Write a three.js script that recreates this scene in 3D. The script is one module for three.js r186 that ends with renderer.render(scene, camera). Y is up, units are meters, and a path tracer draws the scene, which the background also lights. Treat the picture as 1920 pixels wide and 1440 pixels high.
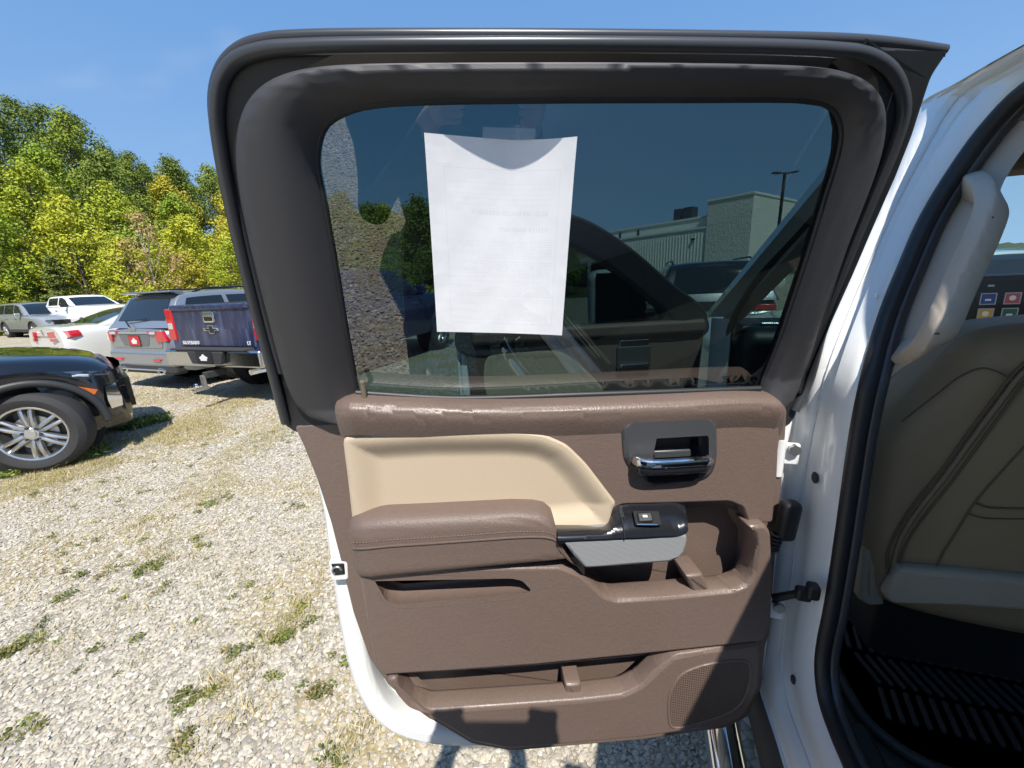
import * as THREE from 'three';
import { mergeGeometries, toCreasedNormals, mergeVertices } from 'three/addons/utils/BufferGeometryUtils.js';
import { RoundedBoxGeometry } from 'three/addons/geometries/RoundedBoxGeometry.js';
import { MarchingCubes } from 'three/addons/objects/MarchingCubes.js';
import { FontLoader } from 'three/addons/loaders/FontLoader.js';
import { TextGeometry } from 'three/addons/geometries/TextGeometry.js';

// ---------------------------------------------------------------- camera
const rad = d => d * Math.PI / 180;
const V3 = (x = 0, y = 0, z = 0) => new THREE.Vector3(x, y, z);
const FOCAL = 740, PITCH = rad(14.4), ROLL = rad(2.7), EYE = V3(0, 1.55, 0);
const scene = new THREE.Scene();
const camera = new THREE.PerspectiveCamera(2 * Math.atan(720 / FOCAL) * 180 / Math.PI, 4 / 3, 0.012, 900);
camera.position.copy(EYE);
camera.rotation.order = 'YXZ';
camera.rotation.set(-PITCH, 0, -ROLL);
const renderer = new THREE.WebGLRenderer({ antialias: true });
renderer.setSize(1024, 768);
renderer.toneMapping = THREE.LinearToneMapping;
renderer.toneMappingExposure = 1.4;
renderer.shadowMap.enabled = true;
renderer.outputColorSpace = THREE.SRGBColorSpace;

// ---------------------------------------------------------------- seeded numbers and noise
let seed = 12345;
const rnd = () => { seed = (seed + 0x6D2B79F5) | 0; let t = Math.imul(seed ^ (seed >>> 15), 1 | seed); t = (t + Math.imul(t ^ (t >>> 7), 61 | t)) ^ t; return ((t ^ (t >>> 14)) >>> 0) / 4294967296; };
const rr = (a, b) => a + (b - a) * rnd();
const lerp = (a, b, t) => a + (b - a) * t;
const clamp = (x, a, b) => Math.min(b, Math.max(a, x));
const sstep = (a, b, x) => { const t = clamp((x - a) / (b - a), 0, 1); return t * t * (3 - 2 * t); };
const hash2 = (x, y, s = 0) => { let h = Math.imul(x | 0, 374761393) ^ Math.imul(y | 0, 668265263) ^ Math.imul(s | 0, 2246822519); h = Math.imul(h ^ (h >>> 13), 1274126177); return ((h ^ (h >>> 16)) >>> 0) / 4294967296; };
function vnoise(x, y, period, s = 0) {
  const xi = Math.floor(x), yi = Math.floor(y), fx = x - xi, fy = y - yi, m = k => ((k % period) + period) % period;
  const u = fx * fx * (3 - 2 * fx), v = fy * fy * (3 - 2 * fy);
  return lerp(lerp(hash2(m(xi), m(yi), s), hash2(m(xi + 1), m(yi), s), u), lerp(hash2(m(xi), m(yi + 1), s), hash2(m(xi + 1), m(yi + 1), s), u), v);
}
const fbm = (x, y, period, oct, s = 0) => { let a = 0, w = 0.5, t = 0; for (let o = 0; o < oct; o++) { a += w * vnoise(x * (1 << o), y * (1 << o), period << o, s + o); t += w; w *= 0.5; } return a / t; };

// ---------------------------------------------------------------- sky and sun
const SUN_AZ = rad(11.5), SUN_EL = rad(55);               // behind the viewer and a little to the right
{
  const w = 1024, h = 512, data = new Float32Array(w * h * 4);
  const sunDir = V3(Math.sin(SUN_AZ) * Math.cos(SUN_EL), Math.sin(SUN_EL), Math.cos(SUN_AZ) * Math.cos(SUN_EL));
  for (let j = 0; j < h; j++) for (let i = 0; i < w; i++) {
    const el = ((j + 0.5) / h - 0.5) * Math.PI, az = ((i + 0.5) / w - 0.5) * 2 * Math.PI;
    const x = Math.cos(az) * Math.cos(el), z = Math.sin(az) * Math.cos(el), y = Math.sin(el);
    const e = Math.max(0, y);
    const k = Math.exp(-e * 3.4);
    let r = lerp(0.074, 0.33, k), g = lerp(0.21, 0.50, k), b = lerp(0.48, 0.73, k);
    const cs = x * sunDir.x + y * sunDir.y + z * sunDir.z, glow = 0.5 * Math.pow(Math.max(0, cs), 24);
    r += glow; g += glow; b += glow;
    // thin high cirrus, sparse over the whole sky
    const px = x / (y + 0.25) * 3.2, pz = z / (y + 0.25) * 3.2;
    const n = fbm(px * 1.1 + 40 + 0.9 * fbm(px * 0.6, pz * 0.6, 64, 3, 7), pz * 3.1 + 40, 256, 5, 3);
    const c = sstep(0.62, 0.9, n) * sstep(0.06, 0.3, y) * 0.09;
    r = lerp(r, 0.6, c); g = lerp(g, 0.64, c); b = lerp(b, 0.7, c);
    if (y < 0) { r = 0.26; g = 0.25; b = 0.22; }
    const o = (j * w + i) * 4; data[o] = r; data[o + 1] = g; data[o + 2] = b; data[o + 3] = 1;
  }
  const t = new THREE.DataTexture(data, w, h, THREE.RGBAFormat, THREE.FloatType);
  t.mapping = THREE.EquirectangularReflectionMapping; t.magFilter = THREE.LinearFilter; t.minFilter = THREE.LinearFilter; t.needsUpdate = true;
  scene.background = t; scene.environment = t; scene.environmentIntensity = 1;
}
const sun = new THREE.DirectionalLight(new THREE.Color().setRGB(1, 0.95, 0.87), 4.6);
sun.position.set(Math.sin(SUN_AZ) * Math.cos(SUN_EL) * 40, Math.sin(SUN_EL) * 40, Math.cos(SUN_AZ) * Math.cos(SUN_EL) * 40);
sun.target.position.set(0, 0, 0); sun.castShadow = true; sun.shadow.mapSize.set(4096, 4096);
Object.assign(sun.shadow.camera, { left: -45, right: 45, top: 45, bottom: -45, near: 1, far: 140 });
scene.add(sun, sun.target);

// ---------------------------------------------------------------- textures and materials
const tex = (n, fn, { srgb = false, size = 1 } = {}) => {
  const d = new Uint8Array(n * n * 4);
  for (let j = 0; j < n; j++) for (let i = 0; i < n; i++) { const c = fn(i / n, j / n, i, j); const o = (j * n + i) * 4; for (let k = 0; k < 3; k++) d[o + k] = clamp(Math.round((c.length ? c[k] : c) * 255), 0, 255); d[o + 3] = 255; }
  const t = new THREE.DataTexture(d, n, n); t.wrapS = t.wrapT = THREE.RepeatWrapping; t.magFilter = THREE.LinearFilter; t.minFilter = THREE.LinearMipmapLinearFilter; t.generateMipmaps = true;
  t.repeat.set(1 / size, 1 / size); if (srgb) t.colorSpace = THREE.SRGBColorSpace; t.needsUpdate = true; return t;
};
const grainTex = tex(256, (x, y) => 0.55 * vnoise(x * 64, y * 64, 64, 1) + 0.45 * vnoise(x * 128, y * 128, 128, 2), { size: 0.2 });
const leatherTex = tex(256, (x, y) => { const a = Math.abs(vnoise(x * 40, y * 40, 40, 4) - 0.5) * 2, b = Math.abs(vnoise(x * 80, y * 80, 80, 5) - 0.5) * 2; return Math.min(1, 0.5 * a + 0.5 * b + 0.2); }, { size: 0.12 });
const carpetTex = tex(256, (x, y, i, j) => 0.6 * hash2(i, j, 9) + 0.4 * fbm(x * 24, y * 24, 24, 3, 6), { size: 0.25 });
const dustTex = tex(256, (x, y) => { const a = fbm(x * 6, y * 6, 6, 5, 11); return 0.55 + 0.45 * a; }, { size: 0.6 });
const scuffTex = tex(512, (x, y, i, j) => 0.35 + 0.4 * fbm(x * 5, y * 5, 5, 5, 21) + 0.12 * hash2(i, j, 5), { size: 0.5 });
const speckTex = tex(512, (x, y, i, j) => { const a = 0.9 + 0.1 * fbm(x * 90, y * 90, 90, 2, 91) + 0.05 * (hash2(i, j, 92) - 0.5), s = hash2(i >> 1, j >> 1, 93) > 0.9993 ? 0.22 : 0; return [Math.min(1, a + s), Math.min(1, a + s), Math.min(1, a + s)]; }, { size: 0.4 });
const meshTex = tex(128, (x, y) => { const a = (x * 16) % 1 - 0.5, b = (y * 16) % 1 - 0.5; return a * a + b * b < 0.1 ? 0 : 1; }, { size: 0.075 });
const grilleTex = tex(128, (x, y) => { const a = (x * 16) % 1 - 0.5, b = (y * 16) % 1 - 0.5; return a * a + b * b < 0.1 ? [0.6, 0.57, 0.55] : [1, 1, 1]; }, { srgb: true, size: 0.075 });
const ribTex = tex(64, (x, y) => 0.5 + 0.5 * Math.cos(y * 16 * Math.PI), { size: 0.02 });
const lin = (r, g, b) => new THREE.Color().setRGB(r, g, b);
function mat(c, rough = 0.6, o = {}) { return new THREE.MeshPhysicalMaterial({ color: lin(...c), roughness: rough, side: THREE.DoubleSide, ...o }); }
const plastic = (c, rough = 0.5, bump = 0.0006) => mat(c, rough, { bumpMap: grainTex, bumpScale: bump, roughnessMap: null });
const M = {
  brown: mat([0.158, 0.113, 0.093], 0.72, { bumpMap: grainTex, bumpScale: 0.0004, roughnessMap: scuffTex, map: speckTex }),
  brownSoft: mat([0.150, 0.107, 0.088], 0.52, { bumpMap: leatherTex, bumpScale: 0.00045, map: speckTex }),
  beige: mat([0.50, 0.405, 0.292], 0.6, { bumpMap: leatherTex, bumpScale: 0.0001 }),
  frameTrim: mat([0.050, 0.049, 0.053], 0.52, { bumpMap: grainTex, bumpScale: 0.00004 }),
  rubber: mat([0.018, 0.019, 0.022], 0.5),
  rubberSatin: mat([0.048, 0.05, 0.055], 0.3),
  blackGloss: mat([0.012, 0.013, 0.017], 0.16),
  blackSatin: mat([0.015, 0.016, 0.018], 0.45, { bumpMap: grainTex, bumpScale: 0.00012 }),
  blackMatte: mat([0.012, 0.012, 0.013], 0.85),
  bezelGrey: mat([0.055, 0.057, 0.063], 0.42, { bumpMap: grainTex, bumpScale: 0.00014 }),
  chrome: mat([0.78, 0.79, 0.8], 0.08, { metalness: 1 }),
  chromeBrush: mat([0.62, 0.63, 0.64], 0.2, { metalness: 1 }),
  silver: mat([0.30, 0.31, 0.32], 0.42, { metalness: 0.15, bumpMap: ribTex, bumpScale: 0.0002 }),
  steel: mat([0.45, 0.45, 0.45], 0.4, { metalness: 0.9 }),
  white: mat([0.80, 0.81, 0.80], 0.3, { clearcoat: 1, clearcoatRoughness: 0.04 }),
  whitePlain: mat([0.72, 0.73, 0.71], 0.45),
  tanTrim: mat([0.52, 0.455, 0.38], 0.65, { bumpMap: grainTex, bumpScale: 0.00014 }),
  headliner: mat([0.42, 0.36, 0.29], 0.95, { bumpMap: carpetTex, bumpScale: 0.0006 }),
  seat: mat([0.33, 0.245, 0.145], 0.55, { bumpMap: leatherTex, bumpScale: 0.0002 }),
  seatDark: mat([0.26, 0.2, 0.13], 0.6, { bumpMap: leatherTex, bumpScale: 0.0002 }),
  seatFlap: mat([0.42, 0.37, 0.285], 0.95, { bumpMap: carpetTex, bumpScale: 0.0012 }),
  seam: mat([0.14, 0.108, 0.072], 0.9),
  thread: mat([0.17, 0.125, 0.09], 0.8),
  carpet: mat([0.05, 0.048, 0.045], 0.98, { bumpMap: carpetTex, bumpScale: 0.003 }),
  matRubber: mat([0.035, 0.035, 0.036], 0.6),
  paper: mat([0.86, 0.86, 0.88], 0.9),
  doorGlass: mat([0.105, 0.165, 0.17], 0.0, { transmission: 1, thickness: 0, ior: 2.35 }),
  clearGlass: mat([0.80, 0.88, 0.85], 0.0, { transmission: 1, thickness: 0, ior: 1.5 }),
  tint: mat([0.28, 0.34, 0.33], 0.0, { transmission: 1, thickness: 0, ior: 1.52 }),
  tape: mat([0.85, 0.88, 0.9], 0.12, { transmission: 0.8, thickness: 0, ior: 1.35 }),
  carGlass: mat([0.012, 0.016, 0.02], 0.03, { ior: 1.6 }),
  tyre: mat([0.03, 0.03, 0.031], 0.8, { bumpMap: grainTex, bumpScale: 0.0008 }),
  rim: mat([0.55, 0.55, 0.56], 0.25, { metalness: 0.85 }),
  rimDark: mat([0.03, 0.03, 0.032], 0.5),
  redLens: mat([0.55, 0.012, 0.018], 0.12, { clearcoat: 1 }),
  amber: mat([0.85, 0.17, 0.01], 0.2, { clearcoat: 1 }),
  lensClear: mat([0.65, 0.68, 0.72], 0.12, { metalness: 0.4, clearcoat: 1 }),
  lensDark: mat([0.08, 0.1, 0.14], 0.08, { metalness: 0.3, clearcoat: 1 }),
  plastGrey: mat([0.04, 0.04, 0.042], 0.7, { bumpMap: grainTex, bumpScale: 0.0008 }),
  plateRed: mat([0.55, 0.03, 0.03], 0.5), plateWhite: mat([0.75, 0.75, 0.75], 0.5), plateBlack: mat([0.02, 0.02, 0.022], 0.5),
};
const paint = (c, rough = 0.32, metal = 0.25) => mat(c, rough, { metalness: metal, clearcoat: 1, clearcoatRoughness: 0.05 });

// ---------------------------------------------------------------- names, things, parts
const taken = {};
const numbered = n => { const k = taken[n] = (taken[n] ?? -1) + 1; return k ? `${n}_${String(k).padStart(3, '0')}` : n; };
function shade(o) { o.traverse(c => { if (c.isMesh) { c.castShadow = true; c.receiveShadow = true; } }); return o; }
function tag(o, label, category, group, kind) { o.userData.label = label; if (category) o.userData.category = category; if (group) o.userData.group = group; if (kind) o.userData.kind = kind; return o; }
function thing(name, label, category, [x, y, z] = [0, 0, 0], turn = 0, group) {
  const o = new THREE.Group(); o.name = numbered(name); o.position.set(x, y, z); o.rotation.y = turn; scene.add(o); return tag(o, label, category, group);
}
function part(name, geo, material, parent) {
  if (Array.isArray(geo)) geo = mergeAll(geo);
  const m = new THREE.Mesh(geo, material); m.name = parent === scene ? numbered(name) : name; m.castShadow = m.receiveShadow = true; parent.add(m); return m;
}
function sub(name, parent) { const g = new THREE.Group(); g.name = name; parent.add(g); return g; }
function mergeAll(list) {
  return mergeGeometries(list.map(g => { g = g.index ? g.toNonIndexed() : g; const r = new THREE.BufferGeometry(); r.setAttribute('position', g.attributes.position); r.setAttribute('normal', g.attributes.normal); r.setAttribute('uv', g.attributes.uv ?? new THREE.BufferAttribute(new Float32Array(g.attributes.position.count * 2), 2)); return r; }), false);
}
// ---------------------------------------------------------------- geometry helpers
function box(w, h, d, x = 0, y = 0, z = 0, r = 0.004) { r = Math.min(r, w / 2.2, h / 2.2, d / 2.2); const g = r > 0.0005 ? new RoundedBoxGeometry(w, h, d, 2, r) : new THREE.BoxGeometry(w, h, d); g.translate(x, y, z); return g; }
function cyl(r1, r2, h, n = 20) { return new THREE.CylinderGeometry(r1, r2, h, n); }
function tube(pts, r, seg = 40, rs = 8, closed = false) { return new THREE.TubeGeometry(new THREE.CatmullRomCurve3(pts, closed, 'centripetal'), seg, r, rs, closed); }
function bar(a, b, r, n = 10) { const d = b.clone().sub(a), g = new THREE.CylinderGeometry(r, r, d.length(), n); g.applyQuaternion(new THREE.Quaternion().setFromUnitVectors(V3(0, 1, 0), d.clone().normalize())); const m = a.clone().add(b).multiplyScalar(0.5); g.translate(m.x, m.y, m.z); return g; }
// a sheet through rows of points (every row has the same count)
function sheet(rows, { closeV = false, crease = 0.7, cap0 = false, cap1 = false } = {}) {
  const n = rows[0].length, pos = [], uv = [], idx = [];
  let su = 0;
  rows.forEach((row, i) => {
    if (i) su += row[n >> 1].distanceTo(rows[i - 1][n >> 1]);
    let sv = 0;
    row.forEach((p, j) => { if (j) sv += p.distanceTo(row[j - 1]); pos.push(p.x, p.y, p.z); uv.push(sv, su); });
  });
  const m = closeV ? n : n - 1;
  for (let i = 0; i < rows.length - 1; i++) for (let j = 0; j < m; j++) { const a = i * n + j, b = i * n + (j + 1) % n, c = a + n, d = b + n; idx.push(a, b, d, a, d, c); }
  const fan = (row, flip) => { const c = V3(); row.forEach(p => c.add(p)); c.multiplyScalar(1 / n); const k = pos.length / 3; pos.push(c.x, c.y, c.z); uv.push(0, 0); const base = k + 1; row.forEach(p => { pos.push(p.x, p.y, p.z); uv.push(p.x, p.y); }); for (let j = 0; j < n; j++) { const a = base + j, b = base + (j + 1) % n; flip ? idx.push(k, b, a) : idx.push(k, a, b); } };
  if (cap0) fan(rows[0], false); if (cap1) fan(rows[rows.length - 1], true);
  const g = new THREE.BufferGeometry(); g.setAttribute('position', new THREE.Float32BufferAttribute(pos, 3)); g.setAttribute('uv', new THREE.Float32BufferAttribute(uv, 2)); g.setIndex(idx);
  return toCreasedNormals(g, crease);
}
function resample(pts, n, closed = false, smooth = true) {
  const c = smooth ? new THREE.CatmullRomCurve3(pts, closed, 'centripetal') : null;
  if (c) { c.arcLengthDivisions = 400; return c.getSpacedPoints(closed ? n : n - 1).slice(0, n); }
  return pts;
}
const v2 = (x, y) => new THREE.Vector2(x, y);
function smooth2(pts, n = 96, closed = true) { return resample(pts.map(p => V3(p.x, p.y, 0)), n, closed).map(p => v2(p.x, p.y)); }
function roundPoly(pts, r, seg = 5) {
  const out = [], n = pts.length;
  for (let i = 0; i < n; i++) {
    const p = pts[i], a = pts[(i + n - 1) % n].clone().sub(p), b = pts[(i + 1) % n].clone().sub(p), k = Math.min(r, a.length() * 0.45, b.length() * 0.45);
    const p0 = p.clone().addScaledVector(a.normalize(), k), p2 = p.clone().addScaledVector(b.normalize(), k);
    for (let s = 0; s <= seg; s++) { const t = s / seg; out.push(v2((1 - t) * (1 - t) * p0.x + 2 * t * (1 - t) * p.x + t * t * p2.x, (1 - t) * (1 - t) * p0.y + 2 * t * (1 - t) * p.y + t * t * p2.y)); }
  }
  return out;
}
const area2 = pts => THREE.ShapeUtils.area(pts);
function offset2(pts, d) { // positive d goes inwards
  const n = pts.length, s = area2(pts) > 0 ? 1 : -1;
  return pts.map((p, i) => { const a = pts[(i + n - 1) % n], b = pts[(i + 1) % n]; let tx = b.x - a.x, ty = b.y - a.y; const l = Math.hypot(tx, ty) || 1; return v2(p.x - ty / l * d * s, p.y + tx / l * d * s); });
}
// a plate from an outline: back and front are its two faces, r rounds the edges
function plate(outline, back, front, r = 0.006, holes = [], crease = 0.6, bs = 3) {
  const s = new THREE.Shape(outline); holes.forEach(h => s.holes.push(new THREE.Path(h)));
  r = Math.min(r, (front - back) / 2.05);
  const g = new THREE.ExtrudeGeometry(s, { depth: front - back - 2 * r, bevelEnabled: r > 0, bevelThickness: r, bevelSize: r, bevelOffset: -r, bevelSegments: bs, curveSegments: 1, steps: 1 });
  g.translate(0, 0, back + r);
  const q = toCreasedNormals(g, crease), p = q.attributes.position, n = q.attributes.normal, a = V3(), b = V3(), c = V3();   // keep the flat faces flat
  for (let i = 0; i < p.count; i += 3) { a.fromBufferAttribute(p, i); b.fromBufferAttribute(p, i + 1).sub(a); c.fromBufferAttribute(p, i + 2).sub(a); b.cross(c).normalize(); if (Math.abs(b.z) > 0.9995) for (let k = 0; k < 3; k++) n.setXYZ(i + k, b.x, b.y, b.z); }
  return q;
}
// a soft shape: the outline is carried inwards ring by ring, [inset, height]
function dish(outline, rings, crease = 1.2) {
  const rows = rings.map(([d, w]) => offset2(outline, d).map(p => V3(p.x, p.y, w)));
  return mergeAll([sheet(rows.map(r => [...r, r[0].clone()]), { crease }), capOf(rows[rows.length - 1])]);
}
function capOf(row) {
  const c2 = row.map(p => v2(p.x, p.y)), f = THREE.ShapeUtils.triangulateShape(c2, []), pos = [], uv = [];
  f.forEach(t => t.forEach(i => { pos.push(row[i].x, row[i].y, row[i].z); uv.push(row[i].x, row[i].y); }));
  const g = new THREE.BufferGeometry(); g.setAttribute('position', new THREE.Float32BufferAttribute(pos, 3)); g.setAttribute('uv', new THREE.Float32BufferAttribute(uv, 2)); g.computeVertexNormals(); return g;
}
// a soft shape over an outline: height by the distance to the edge
function pillow(outline, f, L = 0.008, skirt = 0) {
  const tri = THREE.ShapeUtils.triangulateShape(outline, []), V = outline.map(p => [p.x, p.y]); let T = tri.map(t => [...t]);
  for (let it = 0; it < 9; it++) {
    const mid = new Map(), out = []; let any = false;
    const m = (a, b) => { const dx = V[a][0] - V[b][0], dy = V[a][1] - V[b][1]; if (dx * dx + dy * dy <= L * L) return -1; const k = a < b ? a * 1e6 + b : b * 1e6 + a; if (!mid.has(k)) { mid.set(k, V.length); V.push([(V[a][0] + V[b][0]) / 2, (V[a][1] + V[b][1]) / 2]); } any = true; return mid.get(k); };
    for (const [a, b, c] of T) { const x = m(a, b), y = m(b, c), z = m(c, a), n = (x >= 0) + (y >= 0) + (z >= 0);
      if (n === 0) out.push([a, b, c]); else if (n === 3) out.push([a, x, z], [x, b, y], [z, y, c], [x, y, z]);
      else if (n === 1) { if (x >= 0) out.push([a, x, c], [x, b, c]); else if (y >= 0) out.push([a, b, y], [a, y, c]); else out.push([a, b, z], [z, b, c]); }
      else { if (x < 0) out.push([a, b, y], [a, y, z], [z, y, c]); else if (y < 0) out.push([a, x, z], [x, b, c], [x, c, z]); else out.push([b, y, x], [x, y, c], [a, x, c]); } }
    T = out; if (!any) break;
  }
  const n = outline.length, dist = (x, y) => { let b = 9; for (let i = 0; i < n; i++) { const p = outline[i], q = outline[(i + 1) % n], ex = q.x - p.x, ey = q.y - p.y, t = clamp(((x - p.x) * ex + (y - p.y) * ey) / (ex * ex + ey * ey || 1), 0, 1), d = Math.hypot(x - p.x - ex * t, y - p.y - ey * t); if (d < b) b = d; } return b; };
  const pos = [], uv = []; V.forEach(([x, y], i) => { pos.push(x, y, f(i < n ? 0 : dist(x, y), x, y)); uv.push(x, y); });
  const g = new THREE.BufferGeometry(); g.setAttribute('position', new THREE.Float32BufferAttribute(pos, 3)); g.setAttribute('uv', new THREE.Float32BufferAttribute(uv, 2)); g.setIndex(T.flat()); g.computeVertexNormals();
  if (!skirt) return g;
  const r0 = outline.map(p => V3(p.x, p.y, f(0, p.x, p.y))), r1 = r0.map(p => V3(p.x, p.y, p.z - skirt)); return mergeAll([g, sheet([r0, r1].map(r => [...r, r[0].clone()]), { crease: 1 })]);
}
function warp(g, fn) { const p = g.attributes.position, v = V3(); for (let i = 0; i < p.count; i++) { v.fromBufferAttribute(p, i); fn(v); p.setXYZ(i, v.x, v.y, v.z); } return g; }
function place(g, x, y, z, rx = 0, ry = 0, rz = 0) { g.applyMatrix4(new THREE.Matrix4().makeRotationFromEuler(new THREE.Euler(rx, ry, rz))); g.translate(x, y, z); return g; }
// photo pixel -> direction from the eye; used to survey where things stand
function ray(px, py) {
  const x = (px - 960) / FOCAL, y = (720 - py) / FOCAL, X = x * Math.cos(ROLL) + y * Math.sin(ROLL), Y = -x * Math.sin(ROLL) + y * Math.cos(ROLL);
  return V3(X, Y * Math.cos(PITCH) - Math.sin(PITCH), -Math.cos(PITCH) - Y * Math.sin(PITCH));
}
function at(px, py, depth) { return ray(px, py).multiplyScalar(depth).add(EYE); }
function ground(px, py, y = 0) { const d = ray(px, py); return d.multiplyScalar((y - EYE.y) / d.y).add(EYE); }
// first crossing along the pixel's ray of f(p) from + to -
function hit(px, py, f) { const d = ray(px, py); let lo = 0.02, hi = 12; for (let i = 0; i < 48; i++) { const t = (lo + hi) / 2; if (f(d.clone().multiplyScalar(t).add(EYE)) > 0) lo = t; else hi = t; } return d.multiplyScalar(lo).add(EYE); }
// ================================================================ VEHICLE BUILDER (origin on the ground under the tail, nose along -z)
const curve1 = k => z => { if (z <= k[0][0]) return k[0][1]; for (let i = 1; i < k.length; i++) if (z <= k[i][0]) { const t = (z - k[i - 1][0]) / (k[i][0] - k[i - 1][0]); const a = k[Math.max(0, i - 2)], b = k[i - 1], c = k[i], d = k[Math.min(k.length - 1, i + 1)]; const h = c[0] - b[0], m0 = (c[1] - a[1]) / Math.max(0.02, c[0] - a[0]) * h, m1 = (d[1] - b[1]) / Math.max(0.02, d[0] - b[0]) * h; const lim = 3 * Math.abs(c[1] - b[1]), cl = m => clamp(m, -lim, lim); const t2 = t * t, t3 = t2 * t; return (2 * t3 - 3 * t2 + 1) * b[1] + (t3 - 2 * t2 + t) * cl(m0) + (-2 * t3 + 3 * t2) * c[1] + (t3 - t2) * cl(m1); } return k[k.length - 1][1]; };
function makeWheel(R, w, rimR, spokes, rimMat, style = 0) {
  const g = new THREE.Group(); g.name = 'wheel';
  const t = [[rimR * 0.97, -w * 0.42], [rimR + (R - rimR) * 0.18, -w * 0.5], [rimR + (R - rimR) * 0.55, -w * 0.53], [R - 0.035, -w * 0.48], [R - 0.008, -w * 0.38], [R, -w * 0.2], [R, w * 0.2], [R - 0.008, w * 0.38], [R - 0.035, w * 0.48], [rimR + (R - rimR) * 0.55, w * 0.53], [rimR + (R - rimR) * 0.18, w * 0.5], [rimR * 0.97, w * 0.42]];
  const tg = new THREE.LatheGeometry(t.map(p => v2(...p)), 44); tg.rotateZ(-Math.PI / 2); part('tyre', toCreasedNormals(tg, 0.5), M.tyre, g);
  const rings = [new THREE.LatheGeometry([[rimR, w * 0.44], [rimR * 0.985, w * 0.46], [rimR * 0.93, w * 0.44], [rimR * 0.9, w * 0.3], [rimR * 0.88, -w * 0.4]].map(p => v2(...p)), 44)];
  const list = []; rings.forEach(q => { q.rotateZ(-Math.PI / 2); list.push(toCreasedNormals(q, 0.6)); });
  const pair = style === 1;
  for (let i = 0; i < spokes; i++) {
    const a = i / spokes * 2 * Math.PI;
    for (const s of pair ? [-1, 1] : [0]) {
      const L = rimR * 0.75, wd = pair ? rimR * 0.088 : rimR * 0.16; const rows = [];
      for (let k = 0; k <= 4; k++) { const q = k / 4, y = rimR * 0.18 + L * q, off = s * rimR * (0.06 + 0.075 * q), ww = wd * (1 - 0.15 * q), d = w * (0.36 + 0.06 * Math.sin(q * 3.14)); rows.push([V3(d - 0.03, y, off - ww), V3(d, y, off - ww * 0.72), V3(d + 0.006, y, off), V3(d, y, off + ww * 0.72), V3(d - 0.03, y, off + ww)]); }
      const sg = sheet(rows, { crease: 0.5 }); sg.rotateX(a); list.push(sg);
    }
  }
  const hub = cyl(rimR * 0.2, rimR * 0.26, 0.03, 20); hub.rotateZ(-Math.PI / 2); hub.translate(w * 0.38, 0, 0); list.push(hub);
  part('rim', list, rimMat, g);
  const back = cyl(rimR * 0.88, rimR * 0.88, 0.02, 32); back.rotateZ(Math.PI / 2); back.translate(w * 0.05, 0, 0); const disc = cyl(rimR * 0.62, rimR * 0.62, 0.02, 32); disc.rotateZ(Math.PI / 2); disc.translate(w * 0.14, 0, 0);
  part('brake_disc', disc, M.steel, g); part('wheel_back', back, M.rimDark, g);
  if (style === 1) { const nuts = []; for (let i = 0; i < 6; i++) { const a = i / 6 * 6.2832 + 0.3, c = cyl(0.013, 0.013, 0.02, 8); c.rotateZ(Math.PI / 2); c.translate(w * 0.43, Math.cos(a) * rimR * 0.24, Math.sin(a) * rimR * 0.24); nuts.push(c); } part('lug_nuts', nuts, M.rimDark, g); const cap = cyl(rimR * 0.13, rimR * 0.13, 0.03, 20); cap.rotateZ(Math.PI / 2); cap.translate(w * 0.42, 0, 0); part('wheel_cap', cap, rimMat, g); }
  return g;
}
// spec: L, hw (half width by z'), bottom, shoulder, top (surface of hood/deck), z' runs 0 at the tail to L at the nose
function lowerBody(s) {
  const { L, hw, sill, shoulder, top, wheels, wr } = s, zs = new Set([0, 0.02, 0.05, 0.1, 0.18, L - 0.18, L - 0.1, L - 0.05, L - 0.02, L]);
  for (let z = 0.3; z < L - 0.25; z += 0.18) zs.add(+z.toFixed(3));
  const ra = wr + 0.07; wheels.forEach(w => { for (let k = 0; k <= 18; k++) zs.add(+(w - ra * Math.cos(k / 18 * Math.PI)).toFixed(4)); zs.add(w - ra - 0.004); zs.add(w + ra + 0.004); });
  (s.extra ?? []).forEach(z => zs.add(z));
  const list = [...zs].filter(z => z >= 0 && z <= L).sort((a, b) => a - b);
  const rows = list.map(z => {
    const w = hw(z), ys = shoulder(z), yt = top(z); let yb = sill(z), arch = false;
    wheels.forEach(c => { const d = Math.abs(z - c); if (d < ra) { const y = wr + Math.sqrt(Math.max(0, ra * ra - d * d)); if (y > yb) { yb = Math.min(y, ys - 0.1); arch = true; } } });
    const half = [[w - 0.2, yb], [w - 0.03, yb], [w - 0.012, yb + 0.025], [w, lerp(yb, ys, 0.45)], [w - 0.004, lerp(yb, ys, 0.62)], [w - 0.022, ys - 0.07], [w - 0.045, ys - 0.015], [w - 0.085, ys + (yt - ys) * 0.4], [w - 0.16, yt - 0.004], [w * 0.5, yt + 0.016], [0, yt + 0.024]];
    return [...half.map(([x, y]) => V3(x, y, -z)), ...half.slice(0, -1).reverse().map(([x, y]) => V3(-x, y, -z))];
  });
  return mergeAll([sheet(rows, { crease: 0.55 }), ...[0, rows.length - 1].map(i => { const r = rows[i]; const q = r.map(p => V3(p.x, p.y, 0)); const c = capOf(q); c.translate(0, 0, r[0].z); return c; })]);
}
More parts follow.
